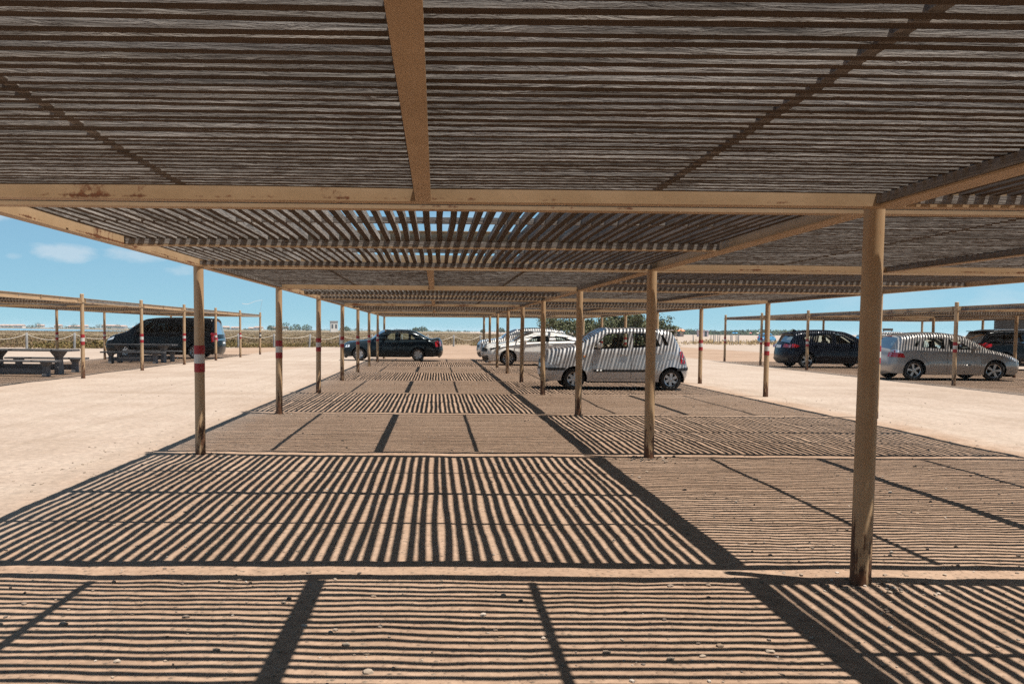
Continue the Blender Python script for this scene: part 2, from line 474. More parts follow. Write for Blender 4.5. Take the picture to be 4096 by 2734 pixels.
class Car:
    def __init__(s, sp):
        s.__dict__.update(dict(af=.17, ar=.15, cf=.75, cr=.65, th=.20, rr=.10, crown=.045, fbulge=.10, rbulge=.10, sp=.075, sill=.20, tuck=.07, seam=True, inner=True,
                               plate_r=None, plate_f=None, mirror=True, spokes=6, glass=GLASS, rear_glass=GLASSR, roofrail=False, fade=.22))
        s.__dict__.update(sp)
        s.out = catmull(s.outline, s.sp*.8)
        for p in s.out: p.x = min(max(p.x, 0), s.L)
        s.H = max(p.y for p in s.out)
        s.bx = [b[0] for b in s.belt]; s.bz = [b[1] for b in s.belt]
    def zb(s, x):
        b = s.belt
        if x <= b[0][0]: return b[0][1]
        for i in range(len(b)-1):
            if x <= b[i+1][0]:
                t = (x-b[i][0])/(b[i+1][0]-b[i][0]); return b[i][1]+(b[i+1][1]-b[i][1])*t
        return b[-1][1]
    def dist(s, x, z):
        best = 9; o = s.out
        for i in range(len(o)-1):
            a, b = o[i], o[i+1]; abx, aby = b.x-a.x, b.y-a.y; l2 = abx*abx+aby*aby
            t = 0 if l2 == 0 else min(1, max(0, ((x-a.x)*abx+(z-a.y)*aby)/l2))
            dx, dy = x-a.x-abx*t, z-a.y-aby*t; d = dx*dx+dy*dy
            if d < best: best = d
        return sqrt(best)
    def S(s, x, z):
        w = s.W/2
        t = min(1, x/s.cf); w *= 1 - s.af*(1-t)**2.3
        t = min(1, (s.L-x)/s.cr); w *= 1 - s.ar*(1-t)**2.3
        zb = s.zb(x)
        if z > zb:
            u = (z-zb)/(s.H-zb+.001); w *= .960; w -= .030; w *= 1 - s.th*(.75*u + .25*u*u) ; w -= .012*min(1, u*6)
        else:
            u = min(1, max(0, (z-.42)/max(.2, zb-.42))); w *= 1 - .040*u; w -= .030*max(0, 1-(zb-z)/.09)**1.4
            if z < .55: w *= 1 - s.tuck*((.55-z)/.4)**1.7
        # wheel arch flare
        for wx in s.wheels:
            r = sqrt((x-wx)**2+(z-s.wr)**2)
            if r < s.wr+.2: w += .012*max(0, 1-abs(r-s.wr-.06)/.13)
        d = s.dist(x, z)
        if d < s.rr: w -= s.rr*.9*(1-sqrt(max(0, 1-(1-d/s.rr)**2)))
        return max(w, .15)
    def side_map(s, v, off=0): return [(p.x, -(s.S(p.x, p.y)+off), p.y) for p in v]
    def sided(s, name, poly, holes, mat, parent, off=0, sp=None, smooth=40, sides=(-1, 1)):
        v, f = cdt(poly, holes, sp or s.sp); pts = s.side_map(v, off); res = []
        for sd in sides:
            # near side is -y (sd -1)
            q = [(x, y if sd < 0 else -y, z) for x, y, z in pts]
            ff = [t if sd < 0 else t[::-1] for t in f]
            res.append((q, ff))
        return res
    def part(s, name, poly, mat, parent, off=.004, holes=(), sd=-1, skirt=0, sp=None):
        (q, f), = s.sided(name, poly, list(holes), mat, parent, off, sp, sides=(sd,))
        q = list(q); f = [tuple(t) for t in f]
        if skirt:
            n = len(poly); b = len(q)
            for i in range(n):
                x, y, z = q[i]; q.append((x, y - (skirt if y > 0 else -skirt), z))
            for i in range(n): f.append((i, (i+1) % n, b+(i+1) % n, b+i))
        return obj(name, q, f, mat, parent, 45)
    def end_pt(s, y, z, front=True, off=0):
        "point on the nose / tail skin"
        o = s.out; n = len(o); rng = range(n-1) if front else range(n-2, -1, -1)
        best = None
        for i in rng:
            a, b = o[i], o[i+1]
            if (a.y-z)*(b.y-z) <= 0 and abs(a.y-b.y) > 1e-6:
                t = (z-a.y)/(b.y-a.y); p = a+(b-a)*t; tn = (b-a).normalized(); best = (p, tn); break
        if best is None: return (0 if front else s.L, y, z)
        p, tn = best; nr = Vector((-tn.y, tn.x)); ye = s.S(p.x, p.y)
        cr = s.crown_at(p.x, p.y)*(1-min(1, (y/ye)**2)) + off
        return (p.x+nr.x*cr, y, p.y+nr.y*cr)
    def crown_at(s, x, z):
        ef = max(0, 1-x/.5)*(1 if z < s.zb(0)+.25 else 0); er = max(0, 1-(s.L-x)/.4)
        cr = s.crown + ef*s.fbulge + er*s.rbulge
        if s.ws[0]-.15 < x < s.ws[1]+.2 and z > s.zb(s.ws[0])-.1:
            cr += .085*max(0, sin(pi*(x-s.ws[0]+.15)/(s.ws[1]-s.ws[0]+.35)))
        return cr
    def end_patch(s, name, ys, z0, z1, mat, parent, front=True, off=.006, ny=6, nz=3, taper=0):
        q, f = [], []
        for j in range(nz+1):
            z = z0+(z1-z0)*j/nz; k = 1-taper*abs(j/nz-.5)*2
            ym = (ys[0]+ys[1])/2
            for i in range(ny+1):
                y = ys[0]+(ys[1]-ys[0])*i/ny; q.append(s.end_pt(ym+(y-ym)*k, z, front, off))
        for j in range(nz):
            for i in range(ny):
                a = j*(ny+1)+i; fc = (a, a+1, a+ny+2, a+ny+1); f.append(fc[::-1] if front else fc)
        return obj(name, q, f, mat, parent, 50)
    def build(s, name, label, loc, heading, group=None, cat='car', paint=None):
        """heading +1: nose towards +x, -1: nose towards -x (given as rz). Local frame: nose at x=0, tail at L."""
        root = thing(name, label, cat, loc, heading, group)
        o = s.out; ra = s.wr + s.arch
        # --- side outline with arches
        poly = [Vector(p) for p in o]
        tail = []
        def arch(wx):
            a0 = math.asin(max(-1, min(1, (s.sill+.02-s.wr)/ra))); n = 16
            return [Vector((wx + ra*cos(a0+(pi-2*a0)*k/n), s.wr + ra*sin(a0+(pi-2*a0)*k/n))) for k in range(n+1)]
        ar = arch(s.wheels[1]); af = arch(s.wheels[0])
        def seg(a, b):
            n = max(1, int((b-a).length/s.sp)); return [a+(b-a)*(k/n) for k in range(1, n)]
        bot = []
        pts = [o[-1]] + ar; 
        bot += seg(o[-1], ar[0]) + ar
        s1, s2 = Vector((ar[-1].x, s.sill)), Vector((af[0].x, s.sill))
        bot += [s1] + seg(s1, s2) + [s2] + af + seg(af[-1], o[0])
        poly += bot
        doors = [closed_poly(d['poly'], .07) for d in s.doors] if s.seam else []
        wins = [[closed_poly(w, .06) for w in d['wins']] for d in s.doors]
        qw = [closed_poly(w, .06) for w in s.quarters]
        holes = list(qw)
        holes += doors if s.seam else [w for ws in wins for w in ws]
        V, F = [], []
        for q, f in s.sided('body', poly, holes, None, None):
            b = len(V); V += q; F += [tuple(i+b for i in t) for t in f]
        # --- top strip
        m = 8; n = len(o); base = len(V); glassF, glassR = [], []
        tf = [-1, -.93, -.72, -.42, 0, .42, .72, .93, 1]
        for i in range(n):
            a, b = o[max(0, i-1)], o[min(n-1, i+1)]; tn = (b-a).normalized(); nr = Vector((-tn.y, tn.x))
            ye = s.S(o[i].x, o[i].y); cr = s.crown_at(o[i].x, o[i].y)
            for t in tf:
                c = cr*(1-t*t); V.append((o[i].x+nr.x*c, ye*t, o[i].y+nr.y*c))
        def mid(i): return (o[i]+o[i+1])*.5
        ws, rw = s.ws, s.rw
        for i in range(n-1):
            c = mid(i); top = i > 4
            for j in range(m):
                a = base+i*(m+1)+j; fc = (a, a+1, a+m+2, a+m+1)
                pillar = j in (0, m-1)
                if ws[0] < c.x < ws[1] and c.y > s.zb(ws[0])-.08 and not pillar: glassF.append(fc)
                elif rw[0] < c.x < rw[1] and rw[2] < c.y < rw[3] and not pillar: glassR.append(fc)
                else: F.append(fc)
        bm = bmesh.new()
        for v in V: bm.verts.new(v)
        bm.verts.ensure_lookup_table()
        for f in F:
            try: bm.faces.new([bm.verts[i] for i in f])
            except ValueError: pass
        bmesh.ops.remove_doubles(bm, verts=bm.verts, dist=.0015)
        for v in [v for v in bm.verts if not v.link_faces]: bm.verts.remove(v)
        bmesh.ops.recalc_face_normals(bm, faces=bm.faces)
        me = bpy.data.meshes.new('body'); bm.to_mesh(me); bm.free(); me.materials.append(paint)
        for p in me.polygons: p.use_smooth = True
        me.set_sharp_from_angle(angle=radians(42))
        body = inst('body', me, root)
        def sub(faces, nm, mat):
            if not faces: return
            ids = sorted({i for f in faces for i in f}); mp = {k: i for i, k in enumerate(ids)}
            c = obj(nm, [V[i] for i in ids], [tuple(mp[i] for i in f) for f in faces], mat, root, 60)
        sub(glassF, 'windscreen', s.glass); sub(glassR, 'rear_window', s.rear_glass)
        # --- doors, side windows
        for sd in (-1, 1):
            def window(w, par, dark):
                inn = offset_poly(w, .018)
                s.part('window_seal', w, SEALM, par, .002, [inn], sd, sp=.2)
                s.part('side_window', inn, GLASSD if dark else s.glass, par, -.004, (), sd)
            for di, d in enumerate(s.doors):
                if s.seam:
                    dp = offset_poly(doors[di], .006)
                    dr = s.part('door', dp, paint, root, .0, wins[di], sd)
                else: dr = root
                for wi, w in enumerate(wins[di]): window(w, dr, d.get('dark'))
                if d.get('handle'):
                    hx, hz = d['handle']; y = s.S(hx, hz)
                    mb = MB(); mb.bbox((hx, sd*(y+.018), hz), (.085, .012, .016), .008); mb.bbox((hx+.075, sd*(y+.006), hz), (.012, .014, .014), .005); mb.bbox((hx-.075, sd*(y+.006), hz), (.012, .014, .014), .005)
                    mb.build('handle', s.handle_mat if hasattr(s, 'handle_mat') else paint, dr, 40)
            for w in qw: window(w, root, s.qdark if hasattr(s, 'qdark') else False)
            for (nm, pl, mat, off) in s.patches:
                s.part(nm, closed_poly(pl, .06), mat if mat else paint, root, off, (), sd, off+.01 if off > .008 else 0)
            if s.mirror:
                mx, mz = s.mirror_at; y = s.S(mx, mz)
                mb = MB(); mb.bbox((mx+.02, sd*(y+.11), mz+.05), (.06, .095, .062), .04); mb.bbox((mx+.03, sd*(y+.02), mz), (.035, .045, .022), .012)
                mb.build('mirror', s.mirror_mat or paint, root, 50)
        # --- nose and tail fittings
        for (nm, ys, z0, z1, mat, fr, tp) in s.ends:
            s.end_patch(nm, ys, z0, z1, mat if mat else paint, root, fr, .008, taper=tp)
        if s.plate_r: 
            pl = s.end_patch('number_plate', (-.26, .26), s.plate_r-.055, s.plate_r+.055, PLATE, root, False, .014)
            s.end_patch('plate_strip', (.215, .26), s.plate_r-.055, s.plate_r+.055, s.__dict__.get('strip', BLUEP), pl, False, .0165, 2, 2)
        if s.plate_f: s.end_patch('number_plate', (-.26, .26), s.plate_f-.055, s.plate_f+.055, PLATE, root, True, .014)
        # --- wheels
        for wx in s.wheels:
            for sd in (-1, 1): s.wheel(root, wx, sd)
            w = s.S(wx, s.wr+.05)
            for sd in (-1, 1):
                mb = MB(); K = 16; vs = []
                a0 = -.25
                for k in range(K+1):
                    th = a0+(pi-2*a0)*k/K
                    for yy in (sd*(w-.012), sd*(w-.36)): vs.append((wx+(ra+.004)*cos(th), yy, s.wr+(ra+.004)*sin(th)))
                mb.add(vs, [(2*k, 2*k+1, 2*k+3, 2*k+2) for k in range(K)])
                c = len(vs); mb.add([(wx+(ra+.004)*cos(a0+(pi-2*a0)*k/K), sd*(w-.36), s.wr+(ra+.004)*sin(a0+(pi-2*a0)*k/K)) for k in range(K+1)], [tuple(range(K+1))])
                mb.build('wheel_well', DARK, root)
        # --- interior, underbody
        hw = s.W/2
        mb = MB(); g = ra+.02; x0, x1 = s.wheels
        mb.box(.35, s.L-.3, -hw+.40, hw-.40, .19, .62)
        mb.box(x0+g, x1-g, -hw+.13, hw-.13, .17, min(.5, s.zb(s.L*.5)-.35))
        mb.box(x0+g, x1-g, -hw+.05, -hw+.10, .2, s.zb(s.L*.5)-.08); mb.box(x0+g, x1-g, hw-.10, hw-.05, .2, s.zb(s.L*.5)-.08)
        mb.build('underbody', DARK, root)
        if s.inner:
            zf = s.seat_z
            for (sx, w_) in ((s.seats[0], .24), (s.seats[1], .24)):
                pass
            for sd in (-1, 1):
                mb = MB(); sx = s.seats[0]; yc = sd*hw*.43; r = Matrix.Rotation(.22, 3, 'Y')
                mb.bbox((sx-.22, yc, zf), (.26, .235, .09), .05); mb.bbox((sx+.08, yc, zf+.32), (.065, .225, .31), .05, r)
                mb.bbox((sx+.17, yc, zf+.70), (.05, .125, .10), .045, r); mb.tube([(sx+.15, yc-.05, zf+.55), (sx+.165, yc-.05, zf+.64)], .008, 6); mb.tube([(sx+.15, yc+.05, zf+.55), (sx+.165, yc+.05, zf+.64)], .008, 6)
                mb.build('seat', CLOTHM, root, 50)
            mb = MB(); sx = s.seats[1]; r = Matrix.Rotation(.25, 3, 'Y')
            mb.bbox((sx-.2, 0, zf), (.24, hw*.80, .08), .05); mb.bbox((sx+.08, 0, zf+.30), (.06, hw*.80, .28), .05, r)
            for sd in (-1, 1): mb.bbox((sx+.16, sd*hw*.42, zf+.64), (.045, .12, .075), .04, r)
            mb.build('rear_seat', CLOTHM, root, 50)
            dx = s.ws[0]+.25
            mb = MB(); mb.bbox((dx+.18, 0, s.zb(dx)-.08), (.22, hw*.84, .10), .06); mb.build('dashboard', DARK, root, 50)
            mb = MB(); cy = -hw*.43 if s.lhd else hw*.43
            R = .18; cx, cz = dx+.48, s.zb(dx)-.02
            mb.tube([(cx+.07*cos(t)*-1, cy+R*sin(t), cz+R*cos(t)*.93) for t in [2*pi*k/18 for k in range(19)]], .014, 6)
            mb.build('steering_wheel', DARK, root, 50)
        if s.roofrail:
            for sd in (-1, 1):
                mb = MB(); xs = [s.rail[0]+(s.rail[1]-s.rail[0])*k/10 for k in range(11)]
                def ztop(x):
                    z = 0
                    for i in range(len(o)-1):
                        if o[i].x <= x <= o[i+1].x and o[i].y > 1.0: z = max(z, o[i].y+(o[i+1].y-o[i].y)*(x-o[i].x)/max(1e-6, o[i+1].x-o[i].x))
                    return z
                P_ = [(x, sd*(s.S(x, ztop(x)-.03)-.045), ztop(x)+.025*min(1, 3*sin(pi*min(max(k/10, .0), 1)))+.005) for k, x in enumerate(xs)]
                mb.tube(P_, .017, 8); mb.build('roof_rail', s.railmat, root, 50)
        return root
    def wheel(s, root, wx, sd):
        R = s.wr; w = .19; y = sd*(s.S(wx, s.wr+.05)-.03-w/2) ; rr = R*s.rim
        mb = MB()
        prof = [(rr-.005, -w/2+.012), (rr+.012, -w/2+.004), (R-.035, -w/2), (R-.010, -w/2+.015), (R, -w/2+.035), (R, w/2-.035), (R-.010, w/2-.015), (R-.035, w/2), (rr+.012, w/2-.004), (rr-.005, w/2-.012)]
        mb.lathe(prof, 36, 'y', close=True)
        t = mb.build('wheel', TYRE, root, 35, (wx, y, R))
        steer = s.steer if wx == s.wheels[0] else 0
        t.rotation_euler = (0, random.uniform(0, 6), steer)
        mb = MB(); f = sd*(w/2-.02)
        mb.lathe([(rr, sd*w/2*-.9), (rr, f), (rr-.008, f+sd*.008), (rr-.022, f), (rr-.026, f-sd*.05)], 36, 'y')
        n = s.spokes
        for k in range(n):
            th = 2*pi*k/n
            for (r0, r1, w0, w1) in ((.035, rr-.012, s.spw*1.0, s.spw*1.25),):
                c, sn = cos(th), sin(th)
                def P(r, a, dy): return (r*c - a*sn, dy, r*sn + a*c)
                sw = s.swirl
                y0, y1 = f - sd*.002, f - sd*.022
                vs = [P(r0, -w0, y0), P(r0, w0, y0), P(r1, w1+sw, y1*0+f), P(r1, -w1+sw, f), P(r0, -w0, y0-sd*.03), P(r0, w0, y0-sd*.03), P(r1, w1+sw, f-sd*.04), P(r1, -w1+sw, f-sd*.04)]
                mb.add(vs, [(0, 1, 2, 3), (4, 7, 6, 5), (0, 3, 7, 4), (1, 5, 6, 2), (3, 2, 6, 7)])
        mb.lathe([(0.001, f+sd*.006), (.045, f+sd*.004), (.055, f-sd*.01), (.055, f-sd*.04)], 20, 'y')
        for k in range(5):
            th = 2*pi*k/5+.3; mb.lathe([(.001, f+sd*.008), (.009, f+sd*.006), (.01, f-sd*.004)], 8, 'y', (.075*cos(th), 0, .075*sin(th)))
        if s.cover:
            mb.lathe([(.001, f-sd*.004), (rr*.62, f-sd*.004), (rr*.66, f-sd*.02)], 30, 'y')
        rim = mb.build('rim', s.rimmat, t, 40)
        mb = MB(); mb.lathe([(0.001, f-sd*.065), (rr*.92, f-sd*.065)], 24, 'y'); mb.build('brake', DARK, t)
BLUEP = m_plain('plate_blue', (.02, .06, .35), .4)
COMMON = dict(arch=.045, rim=.62, spw=.026, swirl=0, rimmat=ALLOY, cover=False, steer=0, lhd=True, seat_z=.42, mirror_mat=None, patches=[], ends=[], quarters=[], railmat=BLK)
def spec(**k): d = dict(COMMON); d.update(k); return d

SILVER = m_carpaint('silver_metallic_paint', (.50, .49, .49), .3, .36, .12)
WHITEP = m_carpaint('white_paint', (.78, .77, .75), 0, .3, .08)
GREYP = m_carpaint('grey_beige_metallic_paint', (.30, .28, .265), .3, .36, .12)
NAVY = m_carpaint('dark_navy_paint', (.008, .012, .022), .2, .25, .05, .2)
BLACKP = m_carpaint('black_paint', (.006, .0065, .008), 0, .22, .04, .2)
TEALP = m_carpaint('dark_green_blue_paint', (.008, .016, .022), .2, .25, .05, .2)
BLUE = m_carpaint('bright_blue_paint', (.03, .22, .42), .2, .3, .05)

# small silver hatchback, nose towards -x
c = Car(spec(L=3.46, W=1.53, wr=.262, wheels=(.67, 3.04), sill=.205, rim=.66, arch=.05, spokes=6, spw=.030, swirl=.03, lhd=True, seats=(1.68, 2.55), seat_z=.47,
    outline=[(.10, .20), (.04, .30), (.0, .44), (.005, .58), (.03, .72), (.08, .82), (.20, .915), (.45, .99), (.80, 1.05, 1), (1.12, 1.265), (1.40, 1.43), (1.64, 1.475), (2.2, 1.495), (2.75, 1.475), (3.02, 1.44, 1), (3.08, 1.40), (3.24, 1.10), (3.33, .90), (3.37, .84, 1), (3.42, .68), (3.46, .50), (3.44, .35), (3.38, .21)],
    belt=[(0, .72), (.7, .93), (1.2, .965), (2.9, 1.05), (3.46, .95)], ws=(.82, 1.47), rw=(3.03, 3.36, .92, 1.42), th=.16, rr=.07, crown=.03,
    doors=[dict(poly=[(1.10, .27), (1.10, .62), (1.07, .96), (1.13, 1.11, .05), (1.45, 1.40, .08), (2.04, 1.435), (2.04, .27)], wins=[[(1.125, .98, .02), (1.18, 1.09), (1.47, 1.365, .06), (1.985, 1.395), (1.985, 1.02)]], handle=(1.86, .86)),
           dict(poly=[(2.05, .27), (2.05, 1.435), (2.55, 1.42, .06), (2.74, 1.35, .05), (2.86, 1.1), (2.84, .78, .08), (2.66, .58, .1), (2.60, .27)], wins=[[(2.105, 1.025), (2.105, 1.395), (2.46, 1.385), (2.46, 1.05)], [(2.485, 1.052), (2.485, 1.38), (2.64, 1.335, .04), (2.78, 1.07)]], handle=(2.74, .90))],
    quarters=[[(2.87, 1.09, .02), (2.78, 1.35, .03), (2.84, 1.345, .03), (2.985, 1.10, .03)]], qdark=True,
    mirror_at=(1.24, 1.03),
    patches=[('headlight', [(.055, .60), (.05, .70, .03), (.12, .80, .03), (.32, .80, .04), (.33, .62, .03)], LENS, .006), ('side_moulding', [(1.13, .435), (1.13, .49), (2.58, .50), (2.60, .445)], BLK, .016),
             ('front_bumper_strip', [(.03, .46), (.03, .535), (.46, .53, .04), (.42, .47)], BLK, .014), ('rear_bumper_strip', [(3.16, .47), (3.20, .535), (3.43, .56), (3.44, .48)], BLK, .014),
             ('taillight', [(3.27, .64), (3.245, .95), (3.325, .955), (3.40, .65)], REDL, .008), ('indicator', [(.88, .795), (.88, .825), (.94, .825), (.94, .795)], AMBER, .012),
             ('fuel_flap', [(2.93, .745), (2.93, .885), (3.09, .885), (3.09, .745)], SILVER, .004)],
    ends=[('grille', (-.36, .36), .62, .70, BLK, True, .1), ('lower_grille', (-.5, .5), .30, .40, BLK, True, .1), ('bumper_strip', (-.6, .6), .465, .53, BLK, True, 0), ('rear_bumper_strip', (-.6, .6), .49, .55, BLK, False, 0)],
    plate_f=.43, plate_r=.75))
silver = c.build('hatchback_car', 'small silver five door hatchback under the slats, striped by their shadows', (5.98-.67, 21.83+.70, 0), 0, None, 'car', SILVER)
mb = MB(); mb.bbox((3.05, 0, 1.465), (.09, .52, .018), .012); mb.build('spoiler', SILVER, silver, 50)
mb = MB(); mb.tube([(1.75, 0, 1.53), (2.05, 0, 1.72)], .004, 5); mb.build('aerial', BLK, silver)

# white coupe-like hatch in front of the other white car
c = Car(spec(L=4.25, W=1.76, wr=.305, wheels=(.86, 3.42), sill=.19, rim=.70, arch=.05, spokes=10, spw=.016, lhd=True, seats=(2.05, 2.9), seat_z=.36, th=.24, af=.22, fbulge=.16,
    outline=[(.12, .18), (.04, .28), (.0, .42), (.0, .56), (.03, .68), (.12, .75), (.35, .82), (.80, .91), (1.12, .965, 1), (1.6, 1.20), (1.95, 1.325), (2.3, 1.365), (2.7, 1.36), (3.2, 1.29), (3.65, 1.17), (3.95, 1.06, 1), (4.10, .98), (4.18, .86), (4.24, .6), (4.22, .4), (4.12, .22)],
    belt=[(0, .66), (1.1, .88), (2, .93), (3.4, .99), (4.25, .92)], ws=(1.14, 1.95), rw=(3.15, 3.97, 1.0, 1.32),
    doors=[dict(poly=[(1.32, .27), (1.30, .6), (1.34, .93), (1.55, 1.10, .06), (1.95, 1.275, .08), (2.78, 1.28), (2.80, .27)], wins=[[(1.62, .965, .03), (1.72, 1.07), (2.05, 1.235, .06), (2.52, 1.245), (2.56, .99)]], handle=(2.6, .84))],
    quarters=[[(2.84, 1.0), (2.80, 1.25), (3.15, 1.20, .05), (3.50, 1.06, .04), (3.45, 1.03)]], mirror_at=(1.55, .96),
    patches=[('headlight', [(.10, .64), (.12, .70, .02), (.55, .80, .03), (.50, .70)], BLK, .006), ('taillight', [(4.0, .78), (3.95, .90), (4.15, .92), (4.18, .8)], REDL, .006)],
    ends=[('grille', (-.6, .6), .56, .665, BLK, True, .08), ('lower_grille', (-.68, .68), .24, .40, BLK, True, .12)], plate_f=.47))
c.build('coupe_car', 'white low roofed car with black rims, between the silver hatchback and the other white car', (5.60-.86, 37.05+.85, 0), 0, None, 'car', WHITEP)

# white crossover behind
RAILS = m_plain('dark_roof_rail', (.03, .03, .03), .35)
c = Car(spec(L=4.3, W=1.76, wr=.32, wheels=(.84, 3.44), sill=.22, rim=.68, spokes=5, spw=.03, seats=(2.05, 2.95), seat_z=.5, th=.2, roofrail=True, rail=(1.8, 3.8), railmat=RAILS,
    outline=[(.10, .22), (.03, .32), (.0, .5), (.01, .68), (.05, .80), (.16, .88), (.5, .98), (1.05, 1.07, 1), (1.5, 1.32), (1.8, 1.46), (2.2, 1.53), (2.8, 1.54), (3.5, 1.50), (3.92, 1.42, 1), (4.0, 1.36), (4.16, 1.08), (4.22, .95), (4.28, .7), (4.28, .45), (4.2, .24)],
    belt=[(0, .8), (1.05, .97), (2, 1.0), (3.6, 1.05), (4.3, .98)], ws=(1.07, 1.72), rw=(3.93, 4.2, 1.02, 1.4),
    doors=[dict(poly=[(1.35, .3), (1.33, .7), (1.36, 1.0), (1.55, 1.18, .06), (1.85, 1.41, .08), (2.35, 1.46), (2.37, .3)], wins=[[(1.58, 1.04, .03), (1.63, 1.13), (1.92, 1.37, .06), (2.28, 1.41), (2.28, 1.05)]], handle=(2.2, .9)),
           dict(poly=[(2.39, .3), (2.38, 1.46), (2.95, 1.46, .05), (3.25, 1.35), (3.32, 1.1), (3.18, .75, .1), (3.0, .6, .1), (2.95, .3)], wins=[[(2.43, 1.055), (2.43, 1.41), (2.88, 1.41, .05), (3.14, 1.33), (3.2, 1.09)]], handle=(3.15, .93), dark=True)],
    quarters=[[(3.38, 1.11), (3.32, 1.35), (3.6, 1.33, .04), (3.72, 1.14, .03)]], qdark=True, mirror_at=(1.55, 1.06),
    patches=[('headlight', [(.05, .70), (.08, .79, .03), (.45, .88, .03), (.42, .76)], LENS, .006)],
    ends=[('grille', (-.5, .5), .60, .74, BLK, True, .1), ('lower_grille', (-.62, .62), .28, .42, BLK, True, .1)], plate_f=.52))
c.build('crossover_car', 'white crossover with dark roof rails, farther of the two white cars facing left', (4.72, 43.3, 0), 0, None, 'car', WHITEP)

# dark saloon
c = Car(spec(L=4.44, W=1.72, wr=.305, wheels=(.72, 3.42), sill=.18, rim=.64, spokes=6, spw=.045, cover=True, seats=(2.35, 3.15), seat_z=.42, th=.2, af=.14,
    outline=[(.12, .18), (.03, .28), (.0, .42), (.0, .54), (.06, .62, 1), (.12, .73), (.30, .82), (.65, .89), (1.15, .955), (1.32, .985, 1), (1.62, 1.19), (1.90, 1.335), (2.2, 1.385), (2.7, 1.405), (3.1, 1.375), (3.35, 1.30), (3.65, 1.15), (3.92, 1.005, 1), (4.15, .985), (4.34, .975, 1), (4.40, .84), (4.42, .62), (4.44, .48), (4.41, .33), (4.32, .22)],
    belt=[(0, .66), (1.3, .895), (2.4, .915), (3.6, .945), (4.44, .92)], ws=(1.34, 1.95), rw=(3.2, 3.9, 1.02, 1.34),
    doors=[dict(poly=[(1.52, .27), (1.50, .6), (1.54, .93), (1.80, 1.13, .06), (2.06, 1.31, .08), (2.44, 1.345), (2.46, .27)], wins=[[(1.78, .945, .02), (1.84, 1.06), (2.10, 1.265, .06), (2.38, 1.30), (2.38, .955)]], handle=(2.30, .83)),
           dict(poly=[(2.48, .27), (2.46, 1.345), (2.95, 1.335), (3.15, 1.26, .06), (3.40, 1.05), (3.40, .90), (3.18, .72, .1), (3.02, .55, .1), (3.0, .27)], wins=[[(2.53, .96), (2.53, 1.30), (2.93, 1.29), (3.0, 1.255), (3.0, .97)], [(3.04, .972, .02), (3.04, 1.24), (3.10, 1.22), (3.30, 1.03, .03), (3.29, .985, .02)]], handle=(3.12, .85))],
    mirror_at=(1.85, .99), handle_mat=BLK,
    patches=[('headlight', [(.07, .60), (.12, .725, .03), (.28, .75, .03), (.30, .63)], LENS, .006), ('taillight', [(4.22, .66), (4.20, .92), (4.37, .93), (4.405, .67)], REDL, .006),
             ('side_moulding', [(1.05, .545), (1.05, .585), (3.05, .585), (3.05, .545)], TEALP, .010), ('bumper_strip', [(3.82, .52), (3.82, .56), (4.40, .56), (4.42, .52)], BLK, .012)],
    ends=[('grille', (-.27, .27), .64, .74, CHROME, True, .1), ('lower_grille', (-.5, .5), .26, .36, BLK, True, .1), ('taillight', (-.8, -.42), .69, .90, REDL, False, 0), ('taillight', (.42, .8), .69, .90, REDL, False, 0)], plate_r=.76, plate_f=.46))
c.build('saloon_car', 'dark blue black four door saloon parked crosswise beyond the far posts of the main canopy', (-.92-.72, 41.15+.83, 0), 0, None, 'car', TEALP)

# black van on the left
c = Car(spec(L=5.25, W=1.92, wr=.335, wheels=(.90, 4.20), sill=.22, rim=.66, spokes=10, spw=.018, seats=(2.1, 3.3), seat_z=.75, th=.12, cf=.9, cr=.35, ar=.05, rr=.08, glass=m_glass('van_glass', (.30, .36, .36)), rear_glass=GLASSD,
    outline=[(.12, .2), (.04, .3), (.0, .48), (.02, .66), (.06, .80), (.16, .93), (.40, 1.06), (.85, 1.19), (1.02, 1.25, 1), (1.45, 1.54), (1.80, 1.755), (2.05, 1.83), (2.5, 1.87), (3.5, 1.885), (4.6, 1.865), (4.98, 1.83, 1), (5.06, 1.74), (5.15, 1.3), (5.2, .95), (5.24, .6), (5.23, .4), (5.16, .24)],
    belt=[(0, .8), (.9, 1.06), (1.6, 1.14), (3, 1.17), (5.25, 1.19)], ws=(1.04, 1.78), rw=(4.99, 5.19, 1.1, 1.72),
    doors=[dict(poly=[(1.42, .3), (1.40, .75), (1.42, 1.1), (1.50, 1.28, .06), (1.92, 1.70, .09), (2.42, 1.74), (2.42, .3)], wins=[[(1.62, 1.17, .03), (1.66, 1.26), (1.98, 1.64, .07), (2.32, 1.67), (2.32, 1.19)]], handle=(2.27, 1.02)),
           dict(poly=[(2.44, .3), (2.44, 1.74), (3.66, 1.75), (3.66, .3)], wins=[[(2.50, 1.2), (2.50, 1.68), (3.60, 1.69), (3.60, 1.21)]], handle=(2.58, 1.03), dark=True)],
    quarters=[[(3.72, 1.22), (3.72, 1.69), (4.85, 1.67, .06), (4.92, 1.24, .05)]], qdark=True, mirror_at=(1.58, 1.22), mirror_mat=BLK,
    patches=[('headlight', [(.05, .80), (.14, .88, .02), (.48, 1.02, .03), (.40, .88)], LENS, .006), ('taillight', [(5.0, .78), (4.96, 1.2), (5.14, 1.22), (5.19, .8)], REDL, .006)],
    ends=[('grille', (-.5, .5), .62, .80, BLK, True, .1), ('lower_grille', (-.6, .6), .28, .42, BLK, True, .1), ('tail_trim', (-.75, .75), .86, .90, CHROME, False, 0), ('taillight', (-.95, -.72), .8, 1.2, REDL, False, 0), ('taillight', (.72, .95), .8, 1.2, REDL, False, 0)], plate_r=.74, inner=True))
c.build('passenger_van', 'black passenger van parked under the far end of the left canopy', (-11.98-.90, 42.05+.93, 0), 0, None, 'van', BLACKP)

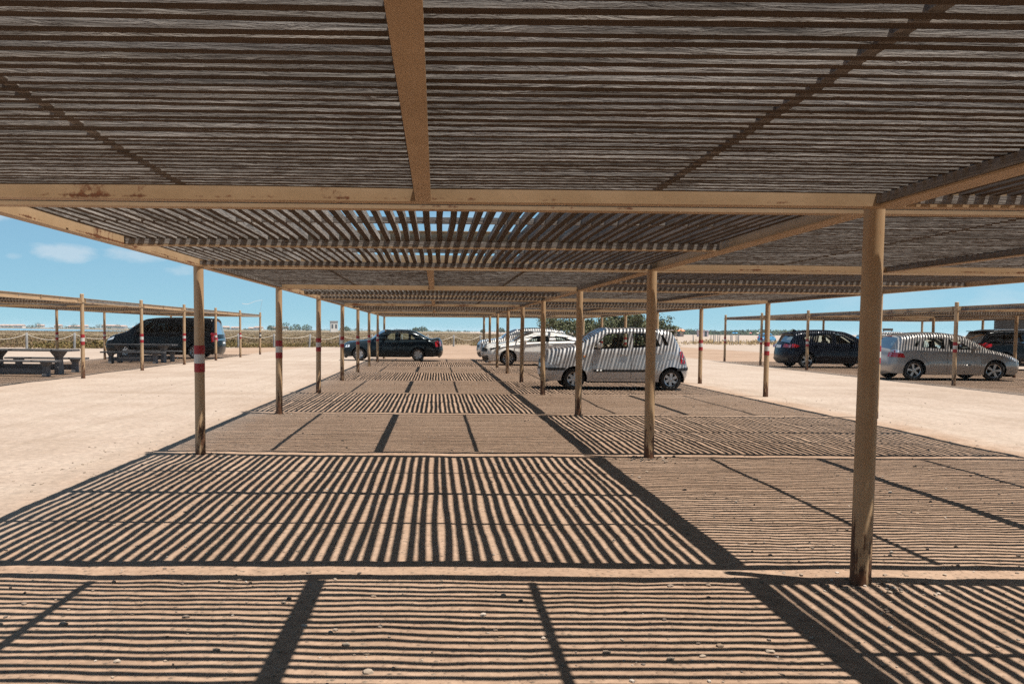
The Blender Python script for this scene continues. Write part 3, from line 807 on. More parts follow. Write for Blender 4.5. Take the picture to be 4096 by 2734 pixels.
# dark people carrier (right canopy), nose towards +x
c = Car(spec(L=4.34, W=1.80, wr=.32, wheels=(.92, 3.59), sill=.21, rim=.70, spokes=5, spw=.030, seats=(2.1, 3.0), seat_z=.5, th=.2, lhd=True, rr=.09,
    outline=[(.12, .2), (.03, .32), (.0, .5), (.02, .66), (.08, .77), (.25, .86), (.65, .96), (1.0, 1.04, 1), (1.45, 1.29), (1.85, 1.455), (2.3, 1.53), (2.9, 1.545), (3.5, 1.51), (4.0, 1.43), (4.1, 1.39, 1), (4.06, 1.33), (4.20, 1.06), (4.28, .93), (4.31, .75), (4.34, .55), (4.33, .38), (4.25, .22)],
    belt=[(0, .74), (1, .93), (2, .97), (3.6, 1.03), (4.34, .98)], ws=(1.02, 1.8), rw=(4.03, 4.25, 1.0, 1.36),
    doors=[dict(poly=[(1.38, .3), (1.36, .65), (1.38, .96), (1.55, 1.13, .06), (1.95, 1.36, .09), (2.40, 1.42), (2.42, .3)], wins=[[(1.66, 1.0, .02), (1.74, 1.1), (2.02, 1.31, .06), (2.33, 1.36), (2.33, 1.01)]], handle=(2.27, .90)),
           dict(poly=[(2.44, .3), (2.42, 1.42), (3.0, 1.44), (3.32, 1.36, .06), (3.45, 1.1), (3.32, .8, .1), (3.12, .62, .1), (3.08, .3)], wins=[[(2.48, 1.015), (2.48, 1.375), (2.98, 1.385), (3.25, 1.32, .05), (3.32, 1.07)]], handle=(3.25, .94))],
    quarters=[[(3.47, 1.1, .02), (3.40, 1.34, .04), (3.62, 1.30, .05), (3.80, 1.15, .04)]], mirror_at=(1.62, 1.02),
    patches=[('taillight', [(3.98, .84), (3.93, .93), (4.12, .99), (4.27, .97), (4.30, .84)], REDL, .008), ('headlight', [(.05, .66), (.10, .75), (.45, .83), (.42, .70)], LENS, .006)],
    ends=[('taillight', (-.86, -.36), .83, .95, REDL, False, .0), ('taillight', (.36, .86), .83, .95, REDL, False, .0), ('lower_bumper', (-.75, .75), .27, .42, BLK, False, .1)], plate_r=.86))
m_ = c.build('people_carrier', 'dark navy people carrier seen from behind under the right canopy, nose to the right', (18.05+3.59-4.34+4.34-.0, 37.45+.80, 0), pi+radians(3), None, 'car', NAVY)
m_.location = (18.0+3.59, 38.2, 0)
mb = MB(); mb.bbox((4.10, 0, 1.425), (.10, .6, .014), .01); mb.build('spoiler', NAVY, m_, 50)
mb = MB(); mb.add([(3.62, -.015, 1.53), (3.62, .015, 1.53), (3.86, .015, 1.50), (3.86, -.015, 1.50), (3.80, -.008, 1.61), (3.80, .008, 1.61)], [(0, 1, 5, 4), (1, 2, 5), (2, 3, 4, 5), (3, 0, 4)]); mb.build('roof_fin', NAVY, m_, 30)

# grey hatchback (right canopy)
c = Car(spec(L=4.22, W=1.74, wr=.31, wheels=(.88, 3.40), sill=.19, rim=.70, spokes=5, spw=.030, seats=(2.05, 2.9), seat_z=.42, th=.22, steer=radians(-14), rr=.10, ar=.16,
    outline=[(.12, .18), (.03, .28), (.0, .42), (.02, .56), (.07, .66), (.22, .75), (.55, .86), (1.0, .955, 1), (1.45, 1.20), (1.80, 1.36), (2.2, 1.435), (2.7, 1.455), (3.2, 1.435), (3.62, 1.375), (3.76, 1.345, 1), (3.82, 1.27), (4.02, .985), (4.08, .90), (4.12, .74), (4.18, .62), (4.22, .46), (4.2, .34), (4.1, .22)],
    belt=[(0, .66), (1, .88), (2, .925), (3.5, .985), (4.22, .92)], ws=(1.02, 1.78), rw=(3.78, 4.07, .94, 1.31),
    doors=[dict(poly=[(1.34, .26), (1.32, .6), (1.34, .91), (1.52, 1.07, .06), (1.90, 1.29, .09), (2.36, 1.345), (2.38, .26)], wins=[[(1.60, .955, .02), (1.68, 1.04), (1.97, 1.235, .06), (2.29, 1.285), (2.29, .97)]], handle=(2.22, .83)),
           dict(poly=[(2.40, .26), (2.38, 1.345), (2.9, 1.36), (3.18, 1.28, .06), (3.30, 1.04), (3.20, .78, .1), (2.95, .5, .12), (2.85, .26)], wins=[[(2.44, .975), (2.44, 1.30), (2.88, 1.31), (3.08, 1.24, .05), (3.17, 1.015)]], handle=(3.1, .865))],
    quarters=[[(3.29, 1.04, .02), (3.22, 1.23, .03), (3.30, 1.20, .04), (3.42, 1.06, .03)]], mirror_at=(1.52, .96),
    patches=[('taillight', [(3.70, .70), (3.78, .86, .04), (3.95, .93, .03), (4.05, .92), (4.10, .72)], REDL, .008), ('lamp_lens', [(3.76, .83), (3.80, .90, .02), (3.97, .955, .02), (4.06, .94), (4.07, .87)], LENS, .012), ('headlight', [(.05, .58), (.08, .67), (.42, .76, .03), (.40, .62)], LENS, .006),
             ('side_moulding', [(1.36, .47), (1.36, .52), (2.86, .53), (2.84, .48)], GREYP, .012), ('sill_trim', [(1.36, .235), (1.36, .27), (2.8, .27), (2.78, .235)], GREYP, .010)],
    ends=[('taillight', (-.8, -.62), .72, .86, REDL, False, 0), ('taillight', (.62, .8), .72, .86, REDL, False, 0)], plate_r=.50))
g_ = c.build('hatchback_car', 'grey beige five door hatchback under the right canopy, beside its front post', (17.46+3.40, 28.5, 0), pi, None, 'car', GREYP)
mb = MB(); mb.bbox((3.78, 0, 1.366), (.05, .16, .010), .006); mb.build('brake_light', REDL, g_, 50)

# pale small car behind the grey hatchback
c = Car(spec(L=3.7, W=1.70, wr=.30, wheels=(.75, 3.05), sill=.2, rim=.66, seats=(1.75, 2.6), seat_z=.45, th=.17,
    outline=[(.12, .2), (.03, .3), (.0, .48), (.03, .7), (.18, .82), (.6, .93), (.9, 1.0, 1), (1.25, 1.27), (1.5, 1.42), (1.9, 1.50), (2.5, 1.52), (3.2, 1.49), (3.48, 1.43, 1), (3.52, 1.36), (3.62, 1.0), (3.66, .85), (3.7, .6), (3.68, .4), (3.6, .22)],
    belt=[(0, .72), (.9, .94), (1.6, .97), (3, 1.0), (3.7, .97)], ws=(.92, 1.42), rw=(3.49, 3.65, 1.0, 1.38),
    doors=[dict(poly=[(1.15, .28), (1.15, .96), (1.3, 1.14, .06), (1.6, 1.37, .08), (2.02, 1.44), (2.04, .28)], wins=[[(1.35, 1.0, .02), (1.42, 1.1), (1.66, 1.33, .06), (1.96, 1.38), (1.96, 1.0)]], handle=(1.87, .88)),
           dict(poly=[(2.06, .28), (2.04, 1.44), (2.7, 1.44), (2.92, 1.1), (2.76, .75, .1), (2.6, .5, .1), (2.55, .28)], wins=[[(2.1, 1.0), (2.1, 1.39), (2.65, 1.39), (2.82, 1.03)]], handle=(2.75, .9))],
    quarters=[[(2.97, 1.05), (2.82, 1.38), (3.25, 1.36, .05), (3.36, 1.06)]], qdark=True, mirror_at=(1.32, 1.02),
    patches=[('taillight', [(3.5, .8), (3.47, 1.0), (3.6, 1.0), (3.64, .8)], REDL, .006)]))
e_ = c.build('small_car', 'pale car almost hidden behind the grey hatchback, only its striped roof showing', (23.3+3.7, 43.2, 0), pi, None, 'car', WHITEP)
mb = MB(); mb.tube([(2.5, -.4, 1.5), (2.65, -.4, 1.74)], .006, 5); mb.build('aerial', BLK, e_)

# black off-roader
c = Car(spec(L=4.75, W=1.9, wr=.36, wheels=(.88, 3.75), sill=.27, rim=.68, seats=(2.2, 3.2), seat_z=.6, th=.17, rr=.11, roofrail=True, rail=(2.0, 4.1), railmat=CHROME, rear_glass=GLASSD,
    outline=[(.12, .28), (.03, .38), (.0, .6), (.02, .82), (.1, .94), (.35, 1.02), (.9, 1.10), (1.2, 1.15, 1), (1.65, 1.42), (1.95, 1.56), (2.4, 1.62), (3.2, 1.63), (4.0, 1.60), (4.35, 1.55, 1), (4.36, 1.49), (4.56, 1.18), (4.64, 1.05), (4.7, .8), (4.75, .6), (4.73, .42), (4.65, .28)],
    belt=[(0, .85), (1.2, 1.04), (2, 1.07), (3.8, 1.12), (4.75, 1.08)], ws=(1.22, 1.88), rw=(4.37, 4.62, 1.08, 1.5),
    doors=[dict(poly=[(1.5, .35), (1.5, 1.05), (1.72, 1.25, .06), (2.05, 1.50, .08), (2.55, 1.54), (2.57, .35)], wins=[[(1.78, 1.11, .02), (1.84, 1.2), (2.12, 1.44, .06), (2.48, 1.48), (2.48, 1.12)]], handle=(2.4, .98), dark=True),
           dict(poly=[(2.59, .35), (2.57, 1.54), (3.25, 1.54), (3.5, 1.2), (3.4, .9, .1), (3.2, .6, .1), (3.15, .35)], wins=[[(2.63, 1.12), (2.63, 1.49), (3.2, 1.49), (3.4, 1.17)]], handle=(3.35, 1.0), dark=True)],
    quarters=[[(3.5, 1.19), (3.32, 1.49), (3.9, 1.46, .08), (4.05, 1.22, .06)]], qdark=True, mirror_at=(1.72, 1.12),
    patches=[('taillight', [(4.32, .92), (4.28, 1.06), (4.5, 1.12), (4.64, 1.06), (4.68, .92)], REDL, .008), ('window_trim', [(1.78, 1.085), (1.78, 1.10), (4.0, 1.185), (4.0, 1.17)], CHROME, .010), ('sill_trim', [(1.5, .33), (1.5, .36), (3.1, .36), (3.1, .33)], CHROME, .010)],
    ends=[('taillight', (-.88, -.4), .93, 1.06, REDL, False, 0), ('taillight', (.4, .88), .93, 1.06, REDL, False, 0)], plate_r=.85))
s_ = c.build('off_roader', 'black off-roader with chrome roof rails at the right edge, behind the grey hatchback', (24.6+4.75, 36.9, 0), pi, None, 'car', BLACKP)
mb = MB(); mb.bbox((4.36, 0, 1.58), (.11, .62, .016), .01); mb.build('spoiler', BLACKP, s_, 50)

# two small blue cars out on the sand
for (lab, x, y, rz, pm_) in (('bright blue hatchback far out on the sand, seen just left of the dark people carrier', 51.6, 130.5, pi+.9, BLUE),
                             ('blue car far out on the sand, glimpsed beyond the nose of the dark people carrier', 72.6, 141, pi+.2, BLUE)):
    c = Car(spec(L=3.9, W=1.7, wr=.31, wheels=(.8, 3.25), sill=.2, seats=(1.9, 2.8), seat_z=.45, sp=.14,
        outline=[(.1, .2), (.0, .45), (.04, .7), (.3, .85), (.95, .98, 1), (1.4, 1.26), (1.8, 1.43), (2.4, 1.48), (3.1, 1.43), (3.5, 1.34, 1), (3.72, 1.0), (3.82, .8), (3.9, .5), (3.8, .22)],
        belt=[(0, .7), (1, .92), (3.9, .98)], ws=(.97, 1.7), rw=(3.5, 3.74, .96, 1.32),
        doors=[dict(poly=[(1.25, .28), (1.25, .95), (1.8, 1.34, .08), (2.25, 1.4), (2.25, .28)], wins=[[(1.5, .98), (1.9, 1.3, .05), (2.18, 1.34), (2.18, 1.0)]], handle=(2.1, .85)),
               dict(poly=[(2.27, .28), (2.27, 1.4), (2.9, 1.38), (3.15, 1.05), (2.9, .6, .1), (2.8, .28)], wins=[[(2.33, 1.0), (2.33, 1.35), (2.85, 1.33), (3.03, 1.03)]], handle=(2.95, .9))],
        mirror_at=(1.45, 1.0), patches=[('taillight', [(3.6, .78), (3.55, 1.0), (3.7, 1.0), (3.8, .8)], REDL, .006)], ends=[('taillight', (-.75, -.5), .8, .95, REDL, False, 0), ('taillight', (.5, .75), .8, .95, REDL, False, 0)], plate_r=.7))
    c.build('blue_car', lab, (x, y, 0), rz, None, 'car', pm_)
# ------------------------------------------------------------------ ground
def grow(a, b, fine, lim0, lim1, g=1.09, mx=400):
    xs = []; x = a
    while x < b: xs.append(x); x += fine
    st = fine
    while x < lim1: xs.append(x); st = min(st*g, mx); x += st
    xs.append(lim1)
    x = a; st = fine; low = []
    while x > lim0: st = min(st*g, mx); x -= st; low.append(max(x, lim0))
    return low[::-1] + xs
GX = grow(-4.5, 11.5, .055, -2600, 2600); GY = grow(2.6, 11.5, .045, -60, 3400)
def hgt(x, y):
    r = max(0, abs(x-3)-9)/25; q = max(0, abs(y-10)-12)/45
    fade = max(0, 1-r)*max(0, 1-q)
    h = 0
    if fade > 0:
        h = 0.012*noise.noise((x*.55, y*.55, 3.1)) + .008*noise.noise((x*1.9, y*1.9, 7.7)) + .0055*noise.noise((x*6.1, y*6.1, 1.3))
        rough = .5+.5*noise.noise((x*.4+9, y*.4, 5.5))
        h += .0035*rough*noise.noise((x*15, y*15, 2.2))
        # little heap of dirt at the near post
        h += .010*exp(-((x-5)**2+(y-4.95)**2)/.05) + .012*exp(-((x-5)**2+(y-10)**2)/.06) + .012*exp(-((x)**2+(y-10)**2)/.05)
    h *= fade
    if y > 60: h += 0
    return h - .008
gv = [(x, y, hgt(x, y)) for y in GY for x in GX]; nx = len(GX)
gf = [(j*nx+i, j*nx+i+1, (j+1)*nx+i+1, (j+1)*nx+i) for j in range(len(GY)-1) for i in range(nx-1)]
m, nt, b = new_mat('sandy_ground'); tc = N(nt, 'ShaderNodeTexCoord'); oc = tc.outputs['Object']
sx = N(nt, 'ShaderNodeSeparateXYZ'); L(nt, oc, sx.inputs[0])
big = noise_(nt, oc, .16, 5, .6); med = noise_(nt, oc, 1.3, 6, .65); fine = noise_(nt, oc, 38, 5, .7); streak = noise_(nt, mapping(nt, oc, (.05, .5, 1)), 1, 5, .6, .4)
f1 = math_(nt, 'ADD', math_(nt, 'ADD', math_(nt, 'MULTIPLY', big, .35), math_(nt, 'MULTIPLY', med, .25)), math_(nt, 'ADD', math_(nt, 'MULTIPLY', fine, .22), math_(nt, 'MULTIPLY', streak, .22)))
sand = ramp(nt, f1, [(.36, (.205, .154, .118)), (.50, (.262, .206, .168)), (.64, (.31, .256, .214))])
# trodden gravel strips where the cars stand: browner, coarser
def band(x0, x1, w):
    wob = math_(nt, 'MULTIPLY', math_(nt, 'SUBTRACT', med, .5), 1.2)
    x = math_(nt, 'ADD', sx.outputs[0], wob)
    a = math_(nt, 'DIVIDE', math_(nt, 'SUBTRACT', x, x0), w, True); c = math_(nt, 'DIVIDE', math_(nt, 'SUBTRACT', x1, x), w, True)
    return math_(nt, 'MULTIPLY', a, c)
bm_ = math_(nt, 'MAXIMUM', math_(nt, 'MAXIMUM', band(-.9, 10.2, .8), band(-12.8, -7.4, .8)), band(16.6, 27.6, .8))
vor = N(nt, 'ShaderNodeTexVoronoi'); vor.inputs['Scale'].default_value = 26; L(nt, oc, vor.inputs['Vector'])
peb = ramp(nt, vor.outputs['Distance'], [(.10, (1, 1, 1)), (.34, (0, 0, 0))])
hs = N(nt, 'ShaderNodeSeparateColor'); L(nt, vor.outputs['Color'], hs.inputs[0])
pcol = mixc(nt, hs.outputs[0], (0.089, 0.067, 0.051), (0.223, 0.179, 0.138))
gravel = ramp(nt, f1, [(.34, (.150, .098, .068)), (.50, (.232, .158, .112)), (.66, (.30, .215, .160))])
gravel = mixc(nt, math_(nt, 'MULTIPLY', peb, math_(nt, 'GREATER_THAN', hs.outputs[1], .62)), gravel, pcol)
c_ = mixc(nt, bm_, sand, gravel)
trk = ramp(nt, noise_(nt, mapping(nt, oc, (2.6, .035, 1)), 1, 3, .6, .5), [(.50, (0, 0, 0)), (.64, (1, 1, 1))])      # faint wheel tracks along the lanes
trk = math_(nt, 'MULTIPLY', trk, math_(nt, 'SUBTRACT', 1, bm_))
c_ = mixc(nt, math_(nt, 'MULTIPLY', trk, .22), c_, (.17, .125, .09))
mid_ = ramp(nt, noise_(nt, oc, 11, 5, .7), [(.35, (.80, .80, .80)), (.65, (1.14, 1.14, 1.14))])
c_ = mixc(nt, 1.0, c_, mid_, 'MULTIPLY')
# damp looking darker stains on the lane
st_ = ramp(nt, noise_(nt, mapping(nt, oc, (.10, .8, 1)), 1, 4, .6), [(.62, (0, 0, 0)), (.72, (1, 1, 1))])
c_ = mixc(nt, math_(nt, 'MULTIPLY', st_, .35), c_, (0.161, 0.115, 0.076))
# scrub soil far out
yy = sx.outputs[1]
line = math_(nt, 'SUBTRACT', yy, math_(nt, 'ADD', math_(nt, 'MULTIPLY', sx.outputs[0], .825), 82))
lim = math_(nt, 'DIVIDE', math_(nt, 'ADD', line, math_(nt, 'MULTIPLY', math_(nt, 'SUBTRACT', big, .5), 34)), 14, True)
lim = math_(nt, 'MULTIPLY', lim, math_(nt, 'DIVIDE', math_(nt, 'SUBTRACT', 40, sx.outputs[0]), 20, True))
soil = ramp(nt, noise_(nt, oc, .07, 5, .65), [(.35, (.09, .07, .033)), (.52, (.13, .095, .055)), (.68, (.26, .205, .15))])
c_ = mixc(nt, lim, c_, soil)
L(nt, c_, b.inputs['Base Color']); b.inputs['Roughness'].default_value = .95; b.inputs['Specular IOR Level'].default_value = .12
hh = math_(nt, 'ADD', math_(nt, 'MULTIPLY', fine, .5), math_(nt, 'MULTIPLY', peb, math_(nt, 'MULTIPLY', bm_, .7)))
hh = math_(nt, 'ADD', hh, math_(nt, 'MULTIPLY', noise_(nt, oc, 9, 5, .7), 1.0))
bump(nt, b, hh, .8, .016)
ground = obj('ground', gv, gf, m); ground['kind'] = 'structure'
for p in ground.data.polygons: p.use_smooth = True

# gravel: loose pebbles nobody could count
rnd = random.Random(11)
def pebble(mb, x, y, r, rnd, zs=.6):
    ico = ICO; a = rnd.uniform(0, 6.28); sx_, sy_, sz_ = r*rnd.uniform(.8, 1.5), r*rnd.uniform(.6, 1), r*zs*rnd.uniform(.7, 1.2)
    vs = []
    for v in ico[0]:
        k = 1+.22*noise.noise((v[0]*1.7+x*9, v[1]*1.7+y*9, v[2]*1.7)); px, py, pz = v[0]*sx_*k, v[1]*sy_*k, v[2]*sz_*k
        vs.append((x+px*cos(a)-py*sin(a), y+px*sin(a)+py*cos(a), hgt(x, y)+pz+sz_*.35))
    mb.add(vs, ico[1])
def ico(sub):
    bm = bmesh.new(); bmesh.ops.create_icosphere(bm, subdivisions=sub, radius=1); bm.verts.index_update()
    r = ([tuple(v.co) for v in bm.verts], [tuple(v.index for v in f.verts) for f in bm.faces]); bm.free(); return r
ICO, ICO2 = ico(1), ico(2)
mb = MB()
for i in range(9500):
    y = 3.4 + 30*rnd.random()**1.8; x = rnd.uniform(-1.5, 11) if rnd.random() < .85 else rnd.uniform(-7, 17)
    if noise.noise((x*.5, y*.5, 9)) < rnd.uniform(-.5, .35): continue
    pebble(mb, x, y, .0045 + .013*rnd.random()**3, rnd)
for cx, cy, n in ((5, 4.95, 90), (5, 10, 110), (0, 10, 70), (0, 15, 50), (5, 15, 60)):     # litter heaped round the post feet
    for i in range(n): pebble(mb, cx+rnd.gauss(0, .2), cy+rnd.gauss(-.03, .13), .006+.014*rnd.random()**2, rnd)
m, nt, b = new_mat('pebbles'); g = N(nt, 'ShaderNodeNewGeometry')
L(nt, ramp(nt, g.outputs['Random Per Island'], [(0, (0.063, 0.047, 0.039)), (.3, (0.173, 0.131, 0.100)), (.7, (0.241, 0.184, 0.137)), (1, (0.326, 0.283, 0.247))]), b.inputs['Base Color']); b.inputs['Roughness'].default_value = .85
M['pebble'] = m
tag(mb.build('gravel', m), None, None, None, 'stuff')
M['stone'] = m_plain('pale_stone', (.23, .185, .145), .85, var=.25, nscale=14)
M['stone2'] = m_plain('brown_stone', (.16, .11, .075), .85, var=.3, nscale=14)
for (x, y, r, lab, mt) in (
    (-.62, 4.93, .045, 'pale rounded stone on the sunlit strip at the far left', 'stone'), (.86, 4.25, .030, 'small upright pale stone among the stripes, left of the wide dark shadow', 'stone'),
    (.10, 3.46, .026, 'dark brown stone at the lower left corner', 'stone2'), (1.28, 3.78, .024, 'reddish pebble with pale rim in the striped sand, lower left', 'stone'),
    (2.22, 4.01, .028, 'flat pale stone right of the wide dark shadow', 'stone'), (2.34, 3.70, .034, 'largest pale stone near the lower middle', 'stone'),
    (2.92, 4.14, .022, 'dark round stone by the thin slanting shadow', 'stone2'), (3.90, 4.02, .026, 'brown flat stone left of the broad shadow at lower right', 'stone2'),
    (4.10, 3.95, .028, 'tan stone beside the brown flat stone', 'stone'), (3.78, 3.88, .022, 'grey small stone below the brown flat stone', 'stone')):
    mb = MB(); vs = []; r *= .72
    for v in ICO2[0]:
        r_ = r; k = 1+.38*noise.noise((v[0]*1.6+x*5, v[1]*1.3+y*5, v[2]*1.3)); vs.append((v[0]*r*1.0*k, v[1]*r*.7*k, v[2]*r*.5*k + r*.2))
    mb.add(vs, ICO2[1]); o = mb.build('stone', M[mt], None, 30, (x, y, hgt(x, y))); tag(o, lab, 'stone')

# ------------------------------------------------------------------ picnic tables
PW = m_wood('grey_picnic_timber', (.06, .058, .060), (.17, .168, .172), 0)
def pedestal(mb, x, h, spread, wide):
    "splayed slab leg under a plank top"
    mb.add([(x-.06, -wide*.5, 0), (x+.06, -wide*.5, 0), (x+.06, wide*.5, 0), (x-.06, wide*.5, 0), (x-.06, -wide*.36, h*.72), (x+.06, -wide*.36, h*.72), (x+.06, wide*.36, h*.72), (x-.06, wide*.36, h*.72)],
           [(0, 3, 2, 1), (4, 5, 6, 7), (0, 1, 5, 4), (1, 2, 6, 5), (2, 3, 7, 6), (3, 0, 4, 7)])
    mb.add([(x-.06, -wide*.36, h*.7202), (x+.06, -wide*.36, h*.7202), (x+.06, wide*.36, h*.7202), (x-.06, wide*.36, h*.7202), (x-.06-spread*.3, -spread, h), (x+.06+spread*.3, -spread, h), (x+.06+spread*.3, spread, h), (x-.06-spread*.3, spread, h)],
           [(0, 3, 2, 1), (4, 5, 6, 7), (0, 1, 5, 4), (1, 2, 6, 5), (2, 3, 7, 6), (3, 0, 4, 7)])
def plank_top(name, Lx, w, z, t, parent, n):
    mb = MB(); pw = w/n
    for k in range(n): mb.bbox((0, -w/2+pw*(k+.5), z-t/2), (Lx/2+random.uniform(-.01, .01), pw/2-.006, t/2), .006)
    return mb.build(name, PW, parent, 30)
def table(x, y, lab):
    r = thing('picnic_table', lab, 'picnic table', (x, y, 0))
    plank_top('table_top', 2.74, .80, .745, .06, r, 5)
    for sx_ in (-.9, .9): mb = MB(); pedestal(mb, sx_, .684, .30, .42); mb.build('leg', PW, r)
    mb = MB(); mb.box(-.838, .838, -.05, .05, .12, .30); mb.build('stretcher', PW, r)
def bench(x, y, lab):
    r = thing('picnic_bench', lab, 'bench', (x, y, 0))
    plank_top('seat', 2.5, .40, .46, .055, r, 3)
    for sx_ in (-.88, .88): mb = MB(); pedestal(mb, sx_, .404, .17, .34); mb.build('leg', PW, r)
    mb = MB(); mb.box(-.818, .818, -.045, .045, .08, .24); mb.build('stretcher', PW, r)
table(-9.62, 27.1, 'grey timber picnic table cut by the left edge of the photo'); table(-9.5, 37.05, 'grey timber picnic table standing in front of the black van')
bench(-9.40, 25.75, 'grey bench on the near side of the picnic table at the left edge'); bench(-9.62, 28.35, 'grey bench on the far side of the picnic table at the left edge')
bench(-9.48, 35.95, 'grey bench on the near side of the picnic table by the black van'); bench(-9.45, 38.15, 'grey bench on the far side of the picnic table, nearest the black van')

# ------------------------------------------------------------------ rope fence
GP = m_wood('grey_fence_post', (.14, .135, .13), (.30, .295, .29), 2)
ROPE = m_plain('pale_rope', (.38, .34, .29), .9, nscale=60, var=.25)
fp = []
def fy(x): return 58 + .825*(x+24.2)
X_ = -31.0
while X_ < 9.5:
    fp.append((X_ + random.uniform(-.15, .15), fy(X_)+random.uniform(-.2, .2))); X_ += 2.35
fence = thing('rope_fence', 'line of grey posts linked by drooping pale rope, bordering the scrub', 'rope fence', (fp[0][0], fp[0][1], 0))
pm_ = MB(); pm_.lathe([(.085, -.1), (.08, .5), (.075, 1.0), (.05, 1.05)], 12, 'z'); n_ = len(pm_.v); pm_.f.append(tuple(n_-12+k for k in range(12))); pm_ = mesh_of(pm_, 'post', GP, 40)
for i, (x, y) in enumerate(fp):
    inst('post', pm_, fence, (x-fp[0][0], y-fp[0][1], 0), (random.gauss(0, .02), random.gauss(0, .02), random.uniform(0, 6)))
    if i+1 < len(fp):
        x2, y2 = fp[i+1]; sag = random.uniform(.22, .42)
        mb = MB(); mb.tube([(x-fp[0][0]+(x2-x)*t, y-fp[0][1]+(y2-y)*t, .95-sag*4*t*(1-t)) for t in [k/10 for k in range(11)]], .020, 6); mb.build('rope', ROPE, fence, 60)

# wooden stakes in dry grass on the right
st = MB(); st.tube([(0, 0, -.2), (.01, 0, .5), (.0, .01, 1.0), (.015, 0, 1.22)], [.065, .06, .055, .045], 8); st = mesh_of(st, 'wooden_stake', GP, 40)
for k, (x, y, s) in enumerate(((36.6, 118, 1.05), (38.2, 114.5, 1.1), (39.9, 112.5, 1.12), (41.9, 116, 1.1), (46.6, 143, 1.0), (47.6, 144, .95), (48.3, 145, 1.05), (48.9, 146, 1.1), (49.0, 143, .95), (51.1, 147, 1.0), (51.0, 144, .95), (51.9, 146, .9))):
    o = inst('wooden_stake', st, None, (x, y, 0), (random.gauss(0, .04), random.gauss(0, .04), k)); o.scale = (1, 1, s)
    tag(o, 'weathered stake among the dry grass beyond the lane, far right of the white cars', 'stake', 'weathered stakes in the dry grass')

# ------------------------------------------------------------------ plants
def leafmat(name, cols):
    m, nt, b = new_mat(name); g = N(nt, 'ShaderNodeNewGeometry'); oc = objcoord(nt, False)
    n = noise_(nt, oc, .9, 3, .6)
    f = math_(nt, 'ADD', math_(nt, 'MULTIPLY', g.outputs['Random Per Island'], .5), math_(nt, 'MULTIPLY', n, .5))
    L(nt, ramp(nt, f, [(.2+.6*i/(len(cols)-1), c) for i, c in enumerate(cols)]), b.inputs['Base Color'])
    b.inputs['Roughness'].default_value = .75; b.inputs['Specular IOR Level'].default_value = .2
    return m
BUSH = leafmat('tamarisk_foliage', [(.035, .045, .020), (.070, .078, .034), (.105, .108, .055), (.105, .088, .055)])
BARK = m_plain('bark', (.13, .10, .075), .9, nscale=12, var=.3)
def leaf(mb, p, r, rnd, up=0):
    a, b_ = rnd.uniform(0, 6.28), rnd.uniform(-1.2, 1.2)
    u = Vector((cos(a)*cos(b_), sin(a)*cos(b_), sin(b_)+up)).normalized(); w = u.cross(Vector((rnd.gauss(0, 1), rnd.gauss(0, 1), rnd.gauss(0, 1)))).normalized()
    p = Vector(p); mb.add([p-u*r-w*r*.1, p+w*r*.42, p+u*r, p-w*r*.42], [(0, 1, 2, 3)])
def tree(name, lab, x, y, h, w, seed, n=2600, group=None, lr=.13):
    rnd = random.Random(seed); r = thing(name, lab, 'tree', (x, y, 0), 0, group)
    mb = MB(); tips = []
    for k in range(7):
        a = k*2.4+rnd.uniform(0, .6); q = rnd.uniform(.35, .95)
        p0 = Vector((rnd.gauss(0, .08), rnd.gauss(0, .08), -.1)); p3 = Vector((cos(a)*w*.42*q, sin(a)*w*.42*q, h*rnd.uniform(.55, .82)))
        p1 = p0.lerp(p3, .4)+Vector((0, 0, h*.08)); mb.tube([p0, p1, p3], [.09, .06, .025], 7); tips.append(p3)
        for j in range(2):
            t = p3+Vector((rnd.gauss(0, w*.12), rnd.gauss(0, w*.12), rnd.uniform(0, h*.16))); mb.tube([p1.lerp(p3, .6), t], [.035, .012], 5); tips.append(t)
    mb.build('trunk', BARK, r, 50)
    mb = MB(); cl = []
    for t in tips:
        for j in range(3): cl.append((t+Vector((rnd.gauss(0, w*.07), rnd.gauss(0, w*.07), rnd.gauss(0, h*.06))), rnd.uniform(.10, .2)*w*.7))
    for k in range(10): a = rnd.uniform(0, 6.28); cl.append((Vector((cos(a)*w*.42, sin(a)*w*.42, h*rnd.uniform(.12, .5))), rnd.uniform(.10, .18)*w*.7))
    for i in range(n):
        c, R = cl[rnd.randrange(len(cl))]
        p = c+Vector((rnd.gauss(0, 1)*R*.55, rnd.gauss(0, 1)*R*.55, rnd.gauss(0, 1)*R*.5))
        if p.z < .05: continue
        leaf(mb, p, lr*rnd.uniform(.6, 1.3), rnd, .3)
    mb.build('crown', BUSH, r)
for args in (
    ('tamarisk_tree', 'small tree with an open crown, leftmost of the trees behind the white cars', 13.4, 80, 2.75, 3.6, 1, 2600), ('tamarisk_tree', 'low dense tree directly behind the white cars, second from the left', 16.4, 79, 2.2, 4.2, 2, 2800),
    ('tamarisk_tree', 'thin twiggy grey green tree between the two white car roofs and the silver hatchback', 16.1, 83, 2.7, 2.6, 3, 800), ('tamarisk_tree', 'broad tallest tree behind the roof of the silver hatchback', 18.9, 78, 3.2, 4.8, 4, 4200),
    ('tamarisk_tree', 'rounded tree right of the tallest one, above the silver hatchback roof', 21.0, 80, 2.85, 4.2, 5, 3600), ('tamarisk_tree', 'lowest tree at the right end of the clump behind the silver hatchback', 22.6, 79, 1.9, 2.8, 6, 2400),
    ('tamarisk_tree', 'low shrubby tree seen through the silver hatchback windows', 18.0, 76, 1.7, 3.4, 8, 2200)): tree(*args)

